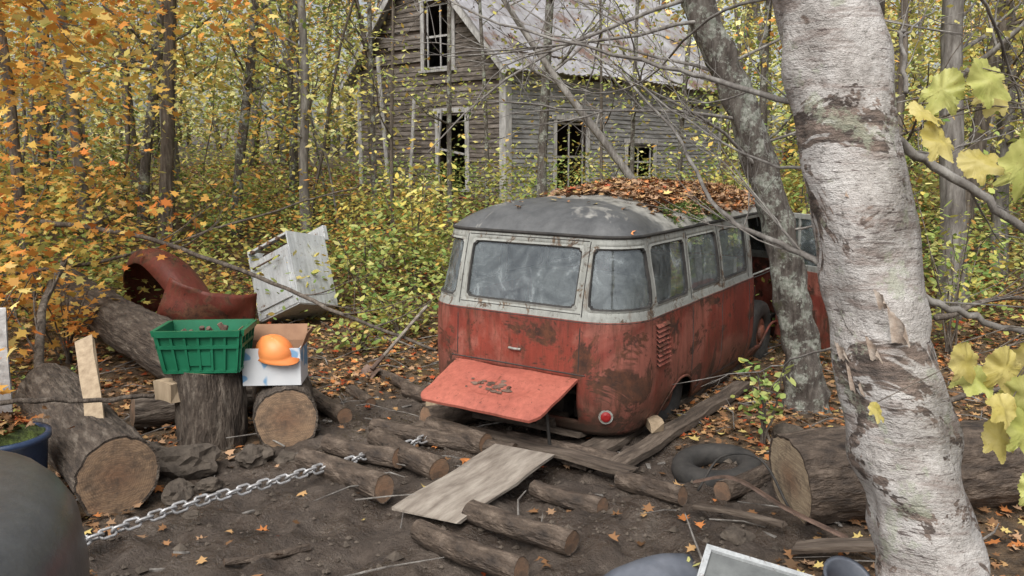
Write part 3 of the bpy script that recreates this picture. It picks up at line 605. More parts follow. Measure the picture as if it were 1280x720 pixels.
# ---------------------------------------------------------------- van  (local +x forward, -y = right side)
ang=math.radians(33)
VAN=empty('camper_van',(0,0,0))
Cx,Cy=.832,5.75; r_=Vector((math.cos(ang),-math.sin(ang),0)); a_=Vector((math.sin(ang),math.cos(ang),0))
org=Vector((Cx,Cy,0))-r_*.88+Vector((-.06,0,0))
VAN.location=org+Vector((0,0,-.19)); VAN.rotation_euler=(math.radians(.6),math.radians(-.5),math.pi/2-ang); VAN.scale=(1.06,)*3
hw=.87; VL=4.12; R1=.36; R2=.52
s1=hw-R1; s2=s1+R1*math.pi/2; s3=s2+VL-R1-R2; s4=s3+R2*math.pi/2; s5=s4+hw-R2
def base(s):
    sg=1 if s>=0 else -1; s=abs(s)
    if s<s1: p=(0,s);n=(-1,0)
    elif s<s2: a=(s-s1)/R1; p=(R1-R1*math.cos(a),s1+R1*math.sin(a)); n=(-math.cos(a),math.sin(a))
    elif s<s3: p=(R1+s-s2,hw); n=(0,1)
    elif s<s4: a=(s-s3)/R2; p=(VL-R2+R2*math.sin(a),s1+(R1-R2)+R2*math.cos(a)); n=(math.sin(a),math.cos(a))
    else: p=(VL,max(0,hw-R2-(s-s4))); n=(1,0)
    return p[0],-sg*p[1],n[0],-sg*n[1]
def inset(z,nx_):
    v=0
    if z<.55: v+=.06*((.55-z)/.28)**2
    if z>1.07: v+=.012+.085*((z-1.07)/.57)**1.2*(1+.7*abs(nx_))
    else: v-=.012*math.sin((min(max(z,.3),1.07)-.3)/.77*math.pi)
    return v
def dent(s,z): return noise.noise(Vector((s*2.2,z*2.5,1)))*.010+noise.noise(Vector((s*6,z*6,4)))*.004
def sp(s,z,off=0.):
    x,y,n0,n1=base(s); i=inset(z,n0)-off-dent(s,z)*(abs(s)<s4); return Vector((x-n0*i,y-n1*i,z))
wz=(1.145,1.560)
wins=[(-.46,.46),(.55,1.10)]+[(1.165,1.77),(1.84,2.48),(2.55,3.19),(3.42,4.06)]+[(4.30,5.36)]
wins+=[(-b_,-a) for a,b_ in wins[1:]]
ss=set()
for a,b_ in wins: ss|={round(a,4),round(b_,4)}
ss|={-.5,.5,3.36,4.30,0,round(s5,4),round(-s5,4)}
for v in np.arange(-s5,s5,.03):
    if all(abs(v-q)>.014 for q in ss): ss.add(round(float(v),4))
ss=sorted(ss); zz=sorted(set([round(v,4) for v in list(np.arange(.27,1.06,.03))+[1.07,1.10,1.145]+list(np.linspace(1.145,1.560,9))+[1.59,1.62,1.64]]))
vs=[];fs=[];fm=[]
for z in zz:
    for s in ss[:-1]: vs.append(sp(s,z))
n=len(ss)-1; arches=[(.93,.17,.36),(3.33,.17,.36)]
for j in range(len(zz)-1):
    zc=(zz[j]+zz[j+1])/2
    for i in range(n):
        sc=(ss[i]+ss[i+1])/2; x,y,_,_=base(sc)
        if wz[0]<zc<wz[1] and any(a<sc<b_ for a,b_ in wins): continue
        if abs(sc)<.5 and .36<zc<.66: continue
        if 3.36<sc<4.30 and .36<zc<1.60: continue
        if abs(y)>hw-.01 and any((x-ax)**2+(zc-az)**2<r*r for ax,az,r in arches): continue
        fs.append((j*n+i,j*n+(i+1)%n,(j+1)*n+(i+1)%n,(j+1)*n+i)); fm.append(0 if zc<1.07 else 1)
for i,v in enumerate(vs):
    if abs(v.y)>hw-.1:
        for ax,az,r in arches:
            d=math.hypot(v.x-ax,v.z-az)
            if abs(d-r)<.021 and v.x>R1: v.x=ax+(v.x-ax)/d*r; v.z=az+(v.z-az)/d*r
body=obj('body',vs,fs,[M['red'],M['white']],fm,VAN,True); md=body.modifiers.new('s','SOLIDIFY'); md.thickness=.02; md.offset=0
vs=[];fs=[]; rings=[1.02,1.0,.985,.96,.92,.86,.78,.68,.56,.42,.26,.1]; rs=[s for s in np.linspace(-s5,s5,161)][:-1]; nr=len(rs)
RH_=.205
for k,t in enumerate(rings):
    for s in rs:
        q=sp(s,1.64,.0); cx=max(.75,min(3.25,q.x)); tt=min(t,1.02)
        x=cx+(q.x-cx)*tt if q.x!=cx else q.x; y=q.y*tt
        if q.x==cx: x=VL/2+(q.x-VL/2)*(tt*.4+.6)
        z=1.64+RH_*(1-min(t,1)**3.0)**.85-(.012 if k==0 else 0)
        if t<.95: z+=.022*noise.noise(Vector((x*2.2,y*2.2,3)))
        vs.append((x,y,z))
for k in range(len(rings)-1):
    for i in range(nr): fs.append((k*nr+i,k*nr+(i+1)%nr,(k+1)*nr+(i+1)%nr,(k+1)*nr+i))
fs.append(tuple((len(rings)-1)*nr+i for i in range(nr)))
roof=obj('roof',vs,fs,[M['roof']],None,VAN,True); md=roof.modifiers.new('s','SOLIDIFY'); md.thickness=.012
def roofz(x,y):
    tx=0
    if x<.75: tx=(.75-x)/.68
    if x>3.25: tx=(x-3.25)/.75
    t=min(1,abs(y)/.76 if tx==0 else math.hypot(abs(y)/.78,tx)); return 1.645+RH_*(1-t**3)**.85+.022*noise.noise(Vector((x*2.2,y*2.2,3)))
mb=MB()
for zc,off,r,mi in ((1.632,.014,.013,1),(1.085,.006,.009,0)):
    mb.tube([sp(s,zc,off) for s in np.linspace(-s5,s5,200)],r,6,mi,cap=False)
mb.tube([sp(s,1.062,.006) for s in np.linspace(-s5,s5,200)],.006,5,1,cap=False)
for ax,az,r in arches:
    for sg in(-1,1):
        pts=[]
        for k in range(25):
            a=math.pi*k/24*1.02-.03; x=ax+r*math.cos(a); z=az+r*math.sin(a)
            if z>.27: pts.append(sp(sg*(s2+x-R1),z,.006))
        mb.tube(pts,.012,6,2)
mb.make('gutter_and_mouldings',[M['white'],M['rubber'],M['red']],parent=VAN,smooth=True)
def rrect(a0,a1,z0,z1,r,n=6):
    pts=[]
    for cx,cz,st in ((a1-r,z1-r,0),(a0+r,z1-r,1),(a0+r,z0+r,2),(a1-r,z0+r,3)):
        for k in range(n+1):
            a=(st+k/n)*math.pi/2; pts.append((cx+r*math.cos(a),cz+r*math.sin(a)))
    return pts
fr=MB(); gls=MB()
def window(a,b_,z0,z1,f=sp):
    def dens(P):
        out=[]
        for i in range(len(P)):
            p,q=P[i],P[(i+1)%len(P)]; m=max(1,int(math.hypot(q[0]-p[0],q[1]-p[1])/.05))
            out+=[(p[0]+(q[0]-p[0])*k/m,p[1]+(q[1]-p[1])*k/m) for k in range(m)]
        return out
    ou=dens(rrect(a-.012,b_+.012,z0-.012,z1+.012,.03)); cx,cz=(a+b_)/2,(z0+z1)/2
    def inn(d):
        o=[]; hwid,hh_=(b_-a)/2-d,(z1-z0)/2-d; r=.045
        for (p,q) in ou:
            u=(p-cx)/((b_-a)/2+.012)*hwid; v=(q-cz)/((z1-z0)/2+.012)*hh_
            ax,av=abs(u),abs(v)
            if ax>hwid-r and av>hh_-r:
                dx,dy=ax-(hwid-r),av-(hh_-r); L=math.hypot(dx,dy); mx=max(dx,dy)
                if L>0: sc=mx/L; dx*=sc; dy*=sc
                ax,av=hwid-r+dx,hh_-r+dy
            o.append((cx+math.copysign(ax,u),cz+math.copysign(av,v)))
        return o
    i1=inn(.002); i2=inn(.012); k=len(ou)
    vs=[f(p,q,.011) for p,q in ou]+[f(p,q,.016) for p,q in i1]+[f(p,q,.010) for p,q in i2]+[f(p,q,-.012) for p,q in i2]
    fs0=[];fs1=[]
    for i in range(k):
        j=(i+1)%k; fs0.append((i,j,k+j,k+i)); fs1.append((k+i,k+j,2*k+j,2*k+i)); fs1.append((2*k+i,2*k+j,3*k+j,3*k+i))
    o=len(fr.v); fr.add(vs,fs0,0); fr.f+=[tuple(t+o for t in q) for q in fs1]; fr.m+=[1]*len(fs1)
    G=10; vs=[f(a+(b_-a)*i/G,z0+(z1-z0)*j,-.004) for j in (0,.33,.66,1) for i in range(G+1)]
    gls.add(vs,[(j*(G+1)+i,j*(G+1)+i+1,(j+1)*(G+1)+i+1,(j+1)*(G+1)+i) for j in range(3) for i in range(G)])
for a,b_ in wins:
    if (a,b_)==(3.42,4.06): continue
    window(a,b_,*wz)
fr.make('window_frames',[M['white'],M['rubber']],parent=VAN,smooth=False); gls.make('window_glass',[M['glass']],parent=VAN,smooth=True)
mb=MB()
def seam(pts,wd=.005): mb.tube([sp(s,z,.010) for s,z in pts],wd,4,0)
for sg in(-1,1):
    for x in (1.12,1.80,2.51): seam([(sg*(s2+x-R1),z) for z in np.linspace(.54 if x<1.2 else .36,1.6,14)],.004)
seam([(s,.36) for s in np.linspace(s2+1.30-R1,s2+2.51-R1,12)],.004)
seam([(s,.70) for s in np.linspace(-.56,.56,14)]); seam([(s,1.115) for s in np.linspace(-.5,.5,14)],.003)
seam([(-.51,z) for z in np.linspace(.72,1.6,10)],.004); seam([(.51,z) for z in np.linspace(.72,1.6,10)],.004)
seam([(s,1.60) for s in np.linspace(-.5,.5,14)],.004)
mb.make('panel_seams',[M['rubber']],parent=VAN)
mb=MB()
for sg in(-1,1):
    for k in range(9):
        z=.72+k*.034
        A=[sp(sg*(s2+x-R1),z+.024,.008) for x in (.42,.64)]; B=[sp(sg*(s2+x-R1),z,.032) for x in (.42,.64)]; D=[sp(sg*(s2+x-R1),z-.002,.008) for x in (.42,.64)]
        mb.add([A[0],A[1],B[1],B[0],D[0],D[1]],[(0,1,2,3)],0); mb.f.append(tuple(len(mb.v)-6+i for i in(3,2,5,4))); mb.m.append(1)
mb.tube([sp(-.05,.82,.02),sp(.0,.82,.03),sp(.05,.82,.02)],.009,6,2)
mb.make('louvres_and_handle',[M['red'],M['rubber'],M['white']],parent=VAN)
for sg in(-1,1):
    q=sp(sg*.70,.42,.0); _,_,n0,n1=base(sg*.70); d=Vector((n0,n1,0)); mb=MB()
    mb.tube([q-d*.01,q+d*.02],.050,20,0); mb.tube([q+d*.015,q+d*.028,q+d*.034],[.038,.034,.018],20,1); mb.make('tail_light',[M['white'],M['tail']],parent=VAN)
mb=MB(); G=16; vs=[]; tl=math.radians(18)
for lay in (0,1):
    for j in range(G+1):
        for i in range(G+1):
            u=i/G-.5; v=j/G; W=.515-.03*v
            y=u*2*W; e=v*.54
            if v>.86: y*=1-.10*((v-.86)/.14)**2
            bul=.028*(1-(2*u)**4)*(1-(2*v-1)**4)+.010*noise.noise(Vector((u*4,v*4,9)))
            rr=((y)/.30)**2+((e-.27)/.13)**2
            if rr<1: bul-=.016*min(1,(1-rr)*4)
            n=Vector((-math.sin(tl),0,math.cos(tl))); q=Vector((-.03-e*math.cos(tl),y,.675-e*math.sin(tl)))+n*(bul-.02*lay)
            vs.append(q)
K=(G+1)**2; f0=[(j*(G+1)+i,j*(G+1)+i+1,(j+1)*(G+1)+i+1,(j+1)*(G+1)+i) for j in range(G) for i in range(G)]
mb.add(vs,f0+[tuple(K+t for t in f[::-1]) for f in f0],0)
bd=[i for i in range(G+1)]+[j*(G+1)+G for j in range(1,G+1)]+[G*(G+1)+i for i in range(G-1,-1,-1)]+[j*(G+1) for j in range(G-1,0,-1)]
for i in range(len(bd)):
    a,b_=bd[i],bd[(i+1)%len(bd)]; mb.f.append((a,b_,K+b_,K+a)); mb.m.append(0)
lid=mb.make('engine_lid',[M['salmon']],parent=VAN,smooth=True); lid.modifiers.new('e','EDGE_SPLIT')
mb=MB(); cx=-.03-.27*math.cos(tl); cz=.675-.27*math.sin(tl)
for _ in range(34):
    u=random.gauss(0,.10); v=random.gauss(0,.03); r=random.uniform(.008,.034)
    vs=[Vector((cx-(v+r*.5*math.sin(a))*math.cos(tl),u+r*math.cos(a)*random.uniform(.7,1.3),cz-(v+r*.5*math.sin(a))*math.sin(tl)+.0182+random.uniform(0,.001))) for a in np.linspace(0,6.28,9)[:-1]]
    mb.add(vs,[tuple(range(8))],0)
for u in(-.12,.12): mb.box((cx,u,cz+.022),(.03,.02,.012),0)
mb.make('lid_rust_stain',[M['metal']],parent=VAN)
mb=MB(); mb.tube([(-.30,-.42,.55),(-.26,-.44,.19)],.011,6); mb.tube([(-.05,-.47,.66),(-.3,-.46,.56)],.008,5); mb.make('lid_prop',[M['rubber']],parent=VAN)
mb=MB(); mb.box((2.05,0,.50),(3.7,1.5,.03)); mb.box((2.1,.35,.34),(3.6,.09,.12)); mb.box((2.1,-.35,.34),(3.6,.09,.12))
mb.box((.45,0,.42),(.5,.55,.28)); mb.tube([(.45,-.12,.42),(.45,.12,.42)],.17,14); mb.box((.74,0,.6),(.04,1.5,.4))
mb.tube([(.93,-.7,.4),(.93,.7,.4)],.05,8); mb.tube([(3.33,-.7,.4),(3.33,.7,.4)],.05,8)
for x in (.93,3.33):
    for sg in(-1,1): mb.box((x,sg*.55,.56),(.8,.04,.5))
mb.make('chassis_and_engine',[M['dark']],parent=VAN)
mb=MB()
mb.box((.42,0,.82),(.70,1.5,.03)); mb.box((2.0,0,.86),(2.3,1.45,.03))
for x in (1.5,3.0):
    mb.box((x,0,.94),(.40,1.3,.12)); mb.box((x-.2,0,1.06),(.09,1.3,.30),0,Matrix.Rotation(-.15,3,'Y'))
mb.tube([(3.35,.4,.8),(3.2,.4,1.05)],.02,6)
ring=[(3.2+math.sin(a)*.06,.4+math.cos(a)*.2,1.06+math.sin(a)*.19) for a in np.linspace(0,2*math.pi,20)]; mb.tube(ring,.012,6,cap=False)
mb.make('seats_and_steering_wheel',[M['lining']],parent=VAN)
def wheel(x,sg):
    mb=MB(); n=36; prof=[(.16,-.07),(.20,-.085),(.27,-.09),(.315,-.075),(.33,-.04),(.33,.04),(.315,.075),(.27,.09),(.20,.085),(.16,.07)]
    yc=sg*.70; vs=[]; zc=.40
    for i in range(n):
        a=2*math.pi*i/n
        for r,o in prof:
            zz_=zc+r*math.sin(a); k=1.0
            if zz_<.17: zz_=.17+(zz_-.17)*.2; k=1.3
            vs.append((x+r*math.cos(a)*(1.03 if k>1 else 1),yc+o*k,zz_))
    m=len(prof); mb.add(vs,[(i*m+j,i*m+(j+1)%m,((i+1)%n)*m+(j+1)%m,((i+1)%n)*m+j) for i in range(n) for j in range(m)],0)
    mb.tube([(x,yc-sg*.03,zc),(x,yc+sg*.035,zc),(x,yc+sg*.06,zc),(x,yc+sg*.05,zc)],[.18,.185,.15,.10],20,1); mb.tube([(x,yc+sg*.04,zc),(x,yc+sg*.085,zc),(x,yc+sg*.10,zc)],[.09,.085,.04],16,1)
    mb.make('wheel',[M['rubber'],M['hub']],parent=VAN,smooth=True)
for x in(.93,3.33):
    for sg in(-1,1): wheel(x,sg)
DO=empty('cab_door',(3.52,-.87,0)); DO.parent=VAN; DO.rotation_euler=(0,0,math.radians(58))
fr2=MB(); W=.86
fr2.box((-W/2,0,.72),(W,.05,.70),0)
for bx,bz,dx,dz in ((-W/2,1.09,W,.07),(-W/2,1.585,W*.9,.05),(-.03,1.34,.05,.5),(-W+.03,1.34,.05,.5),(-.25,1.34,.025,.45)): fr2.box((bx,0,bz),(dx,.045,dz),1)
fr2.box((-W/2,0,1.34),(W-.1,.008,.46),2)
dd=fr2.make('door_panel',[M['red'],M['white'],M['glass']],parent=DO); bv=dd.modifiers.new('b','BEVEL'); bv.width=.012; bv.segments=2
n=11000; x=rng.uniform(.30,3.4,n); y=rng.uniform(-.74,.74,n)
k=[]
for i in range(n):
    d=noise.noise(Vector((x[i]*2.2,y[i]*2.2,5)))*.9+ (x[i]-.95)/.5-(.35 if y[i]>.3 else 0)-(.5 if y[i]<-.62 else 0)
    k.append(random.random()<max(.015,min(1,d)))
k=np.array(k); x=x[k]; y=y[k]; pile=.09*np.exp(-((x-1.9)/.9)**2)*np.exp(-(y/.55)**2)
P=np.stack([x,y,np.array([roofz(a,b_) for a,b_ in zip(x,y)])+.006+rng.uniform(0,1,len(x))*(.012+pile)],1)
leaves('roof_leaf_pile',P,rng.uniform(.03,.08,len(P)),litcol(len(P),(5,4,5,2.5,.8,2.0,7,.6))*1.15+.02,MP,1.8,M['litter'],parent=VAN,curl=.5)
n=2200; x=rng.uniform(1.0,2.2,n); y=rng.uniform(-.80,-.60,n); k=np.array([noise.noise(Vector((a*3,b_*3,0)))>-.1 for a,b_ in zip(x,y)]); x=x[k];y=y[k]
P=np.stack([x,y,np.array([roofz(a,b_) for a,b_ in zip(x,y)])+rng.uniform(.0,.05,len(x))],1)
leaves('roof_moss',P,rng.uniform(.012,.035,len(x)),palette(len(x),[1,0,5,8,0,0,3,0])*.6,RH,1,parent=VAN)

# ---------------------------------------------------------------- logs, planks
def log(name,p0,p1,r,bark='barkz',n=28,taper=.94,cut='cut'):
    p0=Vector(p0);p1=Vector(p1); L=(p1-p0).length; mb=MB(); k=max(6,int(L/.06)); ph=random.uniform(0,50); cv=random.uniform(-.03,.03)
    for i in range(k+1):
        for j in range(n):
            a=2*math.pi*j/n; rr=r*(1+(taper-1)*i/k)*(1+.12*noise.noise(Vector((math.cos(a)*1.2+ph,math.sin(a)*1.2,i*.10)))+.06*noise.noise(Vector((math.cos(a)*5+ph,math.sin(a)*5,i*.35)))+.03*noise.noise(Vector((math.cos(a)*14+ph,math.sin(a)*14,i*.9))))
            sk=.035*math.cos(a+ph)*r/.1 if i in(0,k) else 0
            mb.v.append((math.cos(a)*rr+cv*math.sin(i/k*math.pi),math.sin(a)*rr,L*i/k+sk*.35))
    for i in range(k):
        for j in range(n): mb.f.append((i*n+j,i*n+(j+1)%n,(i+1)*n+(j+1)%n,(i+1)*n+j)); mb.m.append(0)
    for e,i in ((0,0),(1,k)):
        o=len(mb.v); zc=L*i/k
        for j in range(n):
            x_,y_,z_=mb.v[i*n+j]; mb.v.append((x_*.94,y_*.94,z_+(.004 if e==0 else -.004)))
        for j in range(n): mb.f.append((i*n+j,o+j,o+(j+1)%n,i*n+(j+1)%n)); mb.m.append(0)
        mb.v.append((0,0,zc+(.004 if e==0 else -.004)))
        for j in range(n): mb.f.append((o+n,o+(j+1)%n,o+j)); mb.m.append(1)
    ob=mb.make(name,[M[bark],M[cut]]); ob.location=p0; ob.rotation_euler=(p1-p0).to_track_quat('Z','Y').to_euler()
    return ob
log('large_log',(-2.35,4.78,.22),(-3.66,6.45,.26),.25,'barkz',48)
log('large_log',(-1.66,5.95,.20),(-2.15,7.4,.22),.235,'barkz',48)
log('fallen_trunk',(-2.75,7.15,.30),(-5.3,9.9,.55),.25,'barkz',40,cut='cutmud')
log('fallen_trunk',(-2.95,6.3,.14),(-1.9,7.0,.14),.13,cut='cutmud')
log('tree_stump',(-2.27,6.08,-.02),(-2.27,6.08,.55),.25,'barkz',44,.92)
log('large_log',(1.62,4.68,.24),(4.2,5.1,.27),.27,'mudbark',40,cut='cutpale')
SL=[((-.78,4.90),(-1.40,5.42),.085),((-.76,5.42),(-1.32,5.78),.07),((-.47,5.20),(-.98,5.85),.082),((-.18,5.72),(-.62,6.12),.082),((.32,4.20),(-.25,4.64),.07),((.05,3.93),(-.52,4.40),.065),
    ((.54,4.72),(.14,5.02),.06),((-.4,6.85),(-.95,7.3),.075),((-1.33,6.45),(-1.75,7.05),.07),((-1.2,6.9),(-1.45,7.3),.05),((1.05,4.90),(.70,5.22),.06),((-.68,6.32),(-.25,6.6),.09),((1.3,4.95),(1.75,5.3),.065),((-1.1,4.3),(-1.5,4.1),.02),((-.9,7.4),(-1.3,7.9),.05)]
for i,(a,b_,r) in enumerate(SL):
    log('small_log',(a[0],a[1],TH(*a)+r*.95),(b_[0],b_[1],TH(*b_)+r*.95),r,'mudbark',24,random.uniform(.85,1.05),'cut' if i in(0,1,2,3,8,11) else 'cutmud')
def plank(name,p0,p1,wd,t,mat,tilt=0):
    p0=Vector(p0);p1=Vector(p1);d=p1-p0;L=d.length; mb=MB(); k=max(3,int(L/.15)); vs=[]
    for i in range(k+1):
        for a,b_ in((-.5,-.5),(.5,-.5),(.5,.5),(-.5,.5)):
            vs.append((L*i/k+(random.uniform(-.03,.03) if i in(0,k) else 0),a*wd+random.uniform(-.005,.005),b_*t+.008*math.sin(i*1.3)))
    fs=[(4*i+j,4*i+(j+1)%4,4*i+4+(j+1)%4,4*i+4+j) for i in range(k) for j in range(4)]+[(3,2,1,0),(4*k,4*k+1,4*k+2,4*k+3)]
    mb.add(vs,fs); ob=mb.make(name,[mat]); ob.location=p0
    x=d.normalized(); y=Vector((0,0,1)).cross(x).normalized() if abs(x.z)<.95 else Vector((0,1,0)); z=x.cross(y)
    R=Matrix((x,y,z)).transposed()@Matrix.Rotation(tilt,3,'X'); ob.rotation_euler=R.to_euler(); return ob
plank('plywood_board',(-.50,4.60,.055),(.08,5.55,.10),.46,.018,M['ply'])
def vw(l,rr,z):
    q=org+a_*l+r_*rr; return (q.x,q.y,z)
plank('skid_plank',vw(-.42,1.02,.055),vw(2.2,1.08,.05),.14,.05,M['plank'])
plank('skid_plank',vw(-.40,.72,.03),vw(3.6,.70,.03),.20,.05,M['plank'],.05)
plank('skid_plank',vw(-.45,-.60,.03),vw(3.6,-.60,.03),.22,.05,M['plank'])
for i,(l,q0,q1) in enumerate(((-.36,-.25,1.16),(.0,-.9,.55))):
    plank('cross_plank',vw(l,q0,.085+.004*i),vw(l+random.uniform(-.08,.08),q1,.075+.004*i),random.uniform(.10,.15),.035,M['plank'],random.uniform(-.08,.08))
log('small_log',vw(-.62,-.9,.07),vw(-.50,.3,.06),.065,'mudbark',22,cut='cutmud'); log('small_log',vw(-.25,.1,.05),vw(-.18,.95,.03),.06,'mudbark',22,cut='cutmud')
plank('wheel_chock',vw(.38,1.0,.12),vw(.55,.86,.12),.11,.07,M['fresh'])
plank('wood_block',vw(-.16,-.7,.13),vw(.1,-.72,.13),.14,.12,M['fresh']); plank('wood_block',vw(.0,.25,.12),vw(.25,.25,.12),.16,.10,M['plank'])
plank('leaning_board',(-2.92,5.62,.86),(-2.60,5.06,.36),.12,.025,M['fresh'],.5)
plank('wood_block',(-2.6,6.0,.42),(-2.42,5.9,.42),.1,.14,M['fresh'])
plank('grey_board',(-3.72,5.9,.1),(-3.75,6.0,1.0),.14,.03,M['trim'])
plank('wood_scrap',(1.5,4.2,.05),(1.9,4.1,.12),.1,.03,M['plank']); plank('wood_scrap',(1.1,4.75,.05),(1.5,4.4,.10),.05,.02,M['plank'])
stick('wooden_pole',[(-3.25,4.95,.63),(-2.6,4.98,.63),(-2.2,5.0,.65)],.017,.013,M['barkz'],0)
def rock(p,s):
    mb=bpy.data.meshes.new('rock'); bm=bmesh.new(); bmesh.ops.create_icosphere(bm,subdivisions=3,radius=1)
    ph=random.uniform(0,90)
    for v in bm.verts:
        q=v.co.copy(); k=1+.45*noise.noise(q*1.1+Vector((ph,0,0)))+.2*noise.noise(q*3+Vector((ph,0,0))); v.co=Vector((q.x*s[0],q.y*s[1],q.z*s[2]))*k
    bm.to_mesh(mb); bm.free(); mb.materials.append(M['rock']); ob=bpy.data.objects.new('rock',mb); COL.objects.link(ob); ob.location=p; ob.rotation_euler=(0,0,random.uniform(0,3))
for p,s in [((-2.22,5.42,.07),(.22,.16,.11)),((-1.80,5.60,.05),(.14,.11,.08)),((-2.10,5.0,.03),(.11,.09,.07)),((-1.95,5.15,.02),(.08,.06,.05)),((-2.5,5.5,.07),(.14,.12,.1)),((-1.58,5.62,.02),(.09,.07,.05)),((2.05,5.9,.06),(.16,.14,.1)),((1.25,4.4,.02),(.08,.1,.05)),((2.1,4.2,.05),(.15,.12,.09)),((-1.9,4.7,.0),(.05,.05,.03))]: rock(p,s)
# ---------------------------------------------------------------- green crate
E=empty('plastic_crate',(-2.25,6.05,.565),math.radians(4)); mb=MB()
W,D,Hh=.60,.40,.32
def wallp(p0,p1,q0,q1,nrib,out):
    p0,p1,q0,q1=map(Vector,(p0,p1,q0,q1)); out=Vector(out)
    def quad(u0,u1,v0,v1,o,th_):
        def P(u,v,oo):
            lo=p0.lerp(p1,u); hi=q0.lerp(q1,u); return lo.lerp(hi,v)+out*oo
        vs=[P(u0,v0,o),P(u1,v0,o),P(u1,v1,o),P(u0,v1,o),P(u0,v0,o-th_),P(u1,v0,o-th_),P(u1,v1,o-th_),P(u0,v1,o-th_)]
        mb.add(vs,[(0,1,2,3),(7,6,5,4),(0,4,5,1),(1,5,6,2),(2,6,7,3),(3,7,4,0)])
    quad(0,1,0,1,0,.004)
    quad(0,1,.86,1.0,.028,.026); quad(0,1,.58,.66,.020,.018); quad(0,1,0,.07,.014,.012)
    for k in range(nrib+1):
        u=k/nrib*.97; quad(u,u+.03,.05,.9,.017,.0155)
    quad(.36,.64,.18,.50,.012,.0105)
i=.045
b4=[(-W/2+i,-D/2+i,0),(W/2-i,-D/2+i,0),(W/2-i,D/2-i,0),(-W/2+i,D/2-i,0)]; t4=[(-W/2,-D/2,Hh),(W/2,-D/2,Hh),(W/2,D/2,Hh),(-W/2,D/2,Hh)]
for k,(nr_,ou) in enumerate(((6,(0,-1,0)),(4,(1,0,0)),(6,(0,1,0)),(4,(-1,0,0)))): wallp(b4[k],b4[(k+1)%4],t4[k],t4[(k+1)%4],nr_,ou)
mb.box((0,0,.01),(W-.09,D-.09,.012))
mb.make('shell',[M['green']],parent=E)
mb=MB()
for k in range(14): mb.tube([(random.uniform(-.25,.25),random.uniform(-.14,.14),.05),(random.uniform(-.25,.25),random.uniform(-.14,.14),random.uniform(.2,.34))],.02,6)
mb.make('tools_inside',[M['metal']],parent=E)
E=empty('cardboard_box',(-1.79,6.2,.43),math.radians(4)); mb=MB(); W,D,Hh=.42,.30,.28
for c,d,mi in (((0,-D/2,Hh/2),(W,.006,Hh),1),((0,D/2,Hh/2),(W,.006,Hh),0),((-W/2,0,Hh/2),(.006,D,Hh),1),((W/2,0,Hh/2),(.006,D,Hh),1),((0,0,.005),(W,D,.006),0)): mb.box(c,d,mi)
mb.box((0,D/2+.05,Hh+.05),(W,.006,.13),0,Matrix.Rotation(-.4,3,'X')); mb.box((W/2+.03,0,Hh+.05),(.006,D,.13),0,Matrix.Rotation(.4,3,'Y')); mb.box((-W/2-.02,0,Hh+.06),(.006,D,.14),0,Matrix.Rotation(-.25,3,'Y'))
mb.make('box_panels',[M['card'],M['prn']],parent=E)
mb=MB(); vs=[];fs=[];n=28;K=9
for k in range(K+1):
    ph=k/K*math.pi/2
    for j in range(n):
        a=2*math.pi*j/n; r=math.cos(ph); rib=1+.03*(abs(math.sin(a))<.18)
        vs.append((math.cos(a)*.155*r*rib,math.sin(a)*.125*r,math.sin(ph)*.13*rib))
for k in range(K):
    for j in range(n): fs.append((k*n+j,k*n+(j+1)%n,(k+1)*n+(j+1)%n,(k+1)*n+j))
o=len(vs)
for j in range(n):
    a=2*math.pi*j/n; br=1.12+(.35*max(0,math.cos(a))**3); vs.append((math.cos(a)*.155*br,math.sin(a)*.125*1.1,-.012))
for j in range(n): fs.append((o+j,o+(j+1)%n,(j+1)%n,j))
hh=obj('hard_hat',vs,fs,[M['orange']],None,None,True,(-1.77,6.12,.67)); hh.rotation_euler=(math.radians(20),math.radians(12),math.radians(-30)); hh.modifiers.new('s','SOLIDIFY').thickness=.004
# ---------------------------------------------------------------- blue tub, bag
E=empty('blue_tub',(-2.98,4.72,0)); mb=MB(); n=28; pr=[(.18,.0),(.215,.25),(.235,.46),(.255,.465),(.255,.50),(.225,.50),(.205,.25)]
vs=[(math.cos(2*math.pi*j/n)*r,math.sin(2*math.pi*j/n)*r,z) for r,z in pr for j in range(n)]
mb.add(vs,[(k*n+j,k*n+(j+1)%n,(k+1)*n+(j+1)%n,(k+1)*n+j) for k in range(len(pr)-1) for j in range(n)]); mb.make('tub_wall',[M['blue']],parent=E,smooth=True)
mb=MB(); vs=[Vector((0,0,.56))]
for k in range(1,5):
    for j in range(n):
        r=.225*k/4; a=2*math.pi*j/n; vs.append((math.cos(a)*r,math.sin(a)*r,.48+.09*(1-(k/4)**2)+.04*noise.noise(Vector((math.cos(a)*k,math.sin(a)*k,0)))))
mb.add(vs,[(0,1+j,1+(j+1)%n) for j in range(n)]+[(1+k*n+j,1+k*n+(j+1)%n,1+(k+1)*n+(j+1)%n,1+(k+1)*n+j) for k in range(3) for j in range(n)]); mb.make('mossy_soil',[M['moss']],parent=E,smooth=True)
P=np.stack([rng.normal(-.02,.11,150),rng.normal(0,.11,150),rng.uniform(.54,.60,150)],1); leaves('leaves',P,rng.uniform(.04,.08,150),litcol(150)*.7,MP,1.,M['litter'],parent=E)
bm=bmesh.new(); bmesh.ops.create_icosphere(bm,subdivisions=5,radius=1)
for v in bm.verts: q=v.co.copy(); v.co=Vector((q.x*.14,q.y*.12,q.z*.09))*(1+.35*abs(noise.noise(q*2.2))+.10*abs(noise.noise(q*5)))
me=bpy.data.meshes.new('plastic_bag'); bm.to_mesh(me); bm.free(); me.materials.append(M['bag']); me.polygons.foreach_set('use_smooth',[True]*len(me.polygons)); ob=bpy.data.objects.new('plastic_bag',me); COL.objects.link(ob); ob.location=(-2.68,4.57,.06)
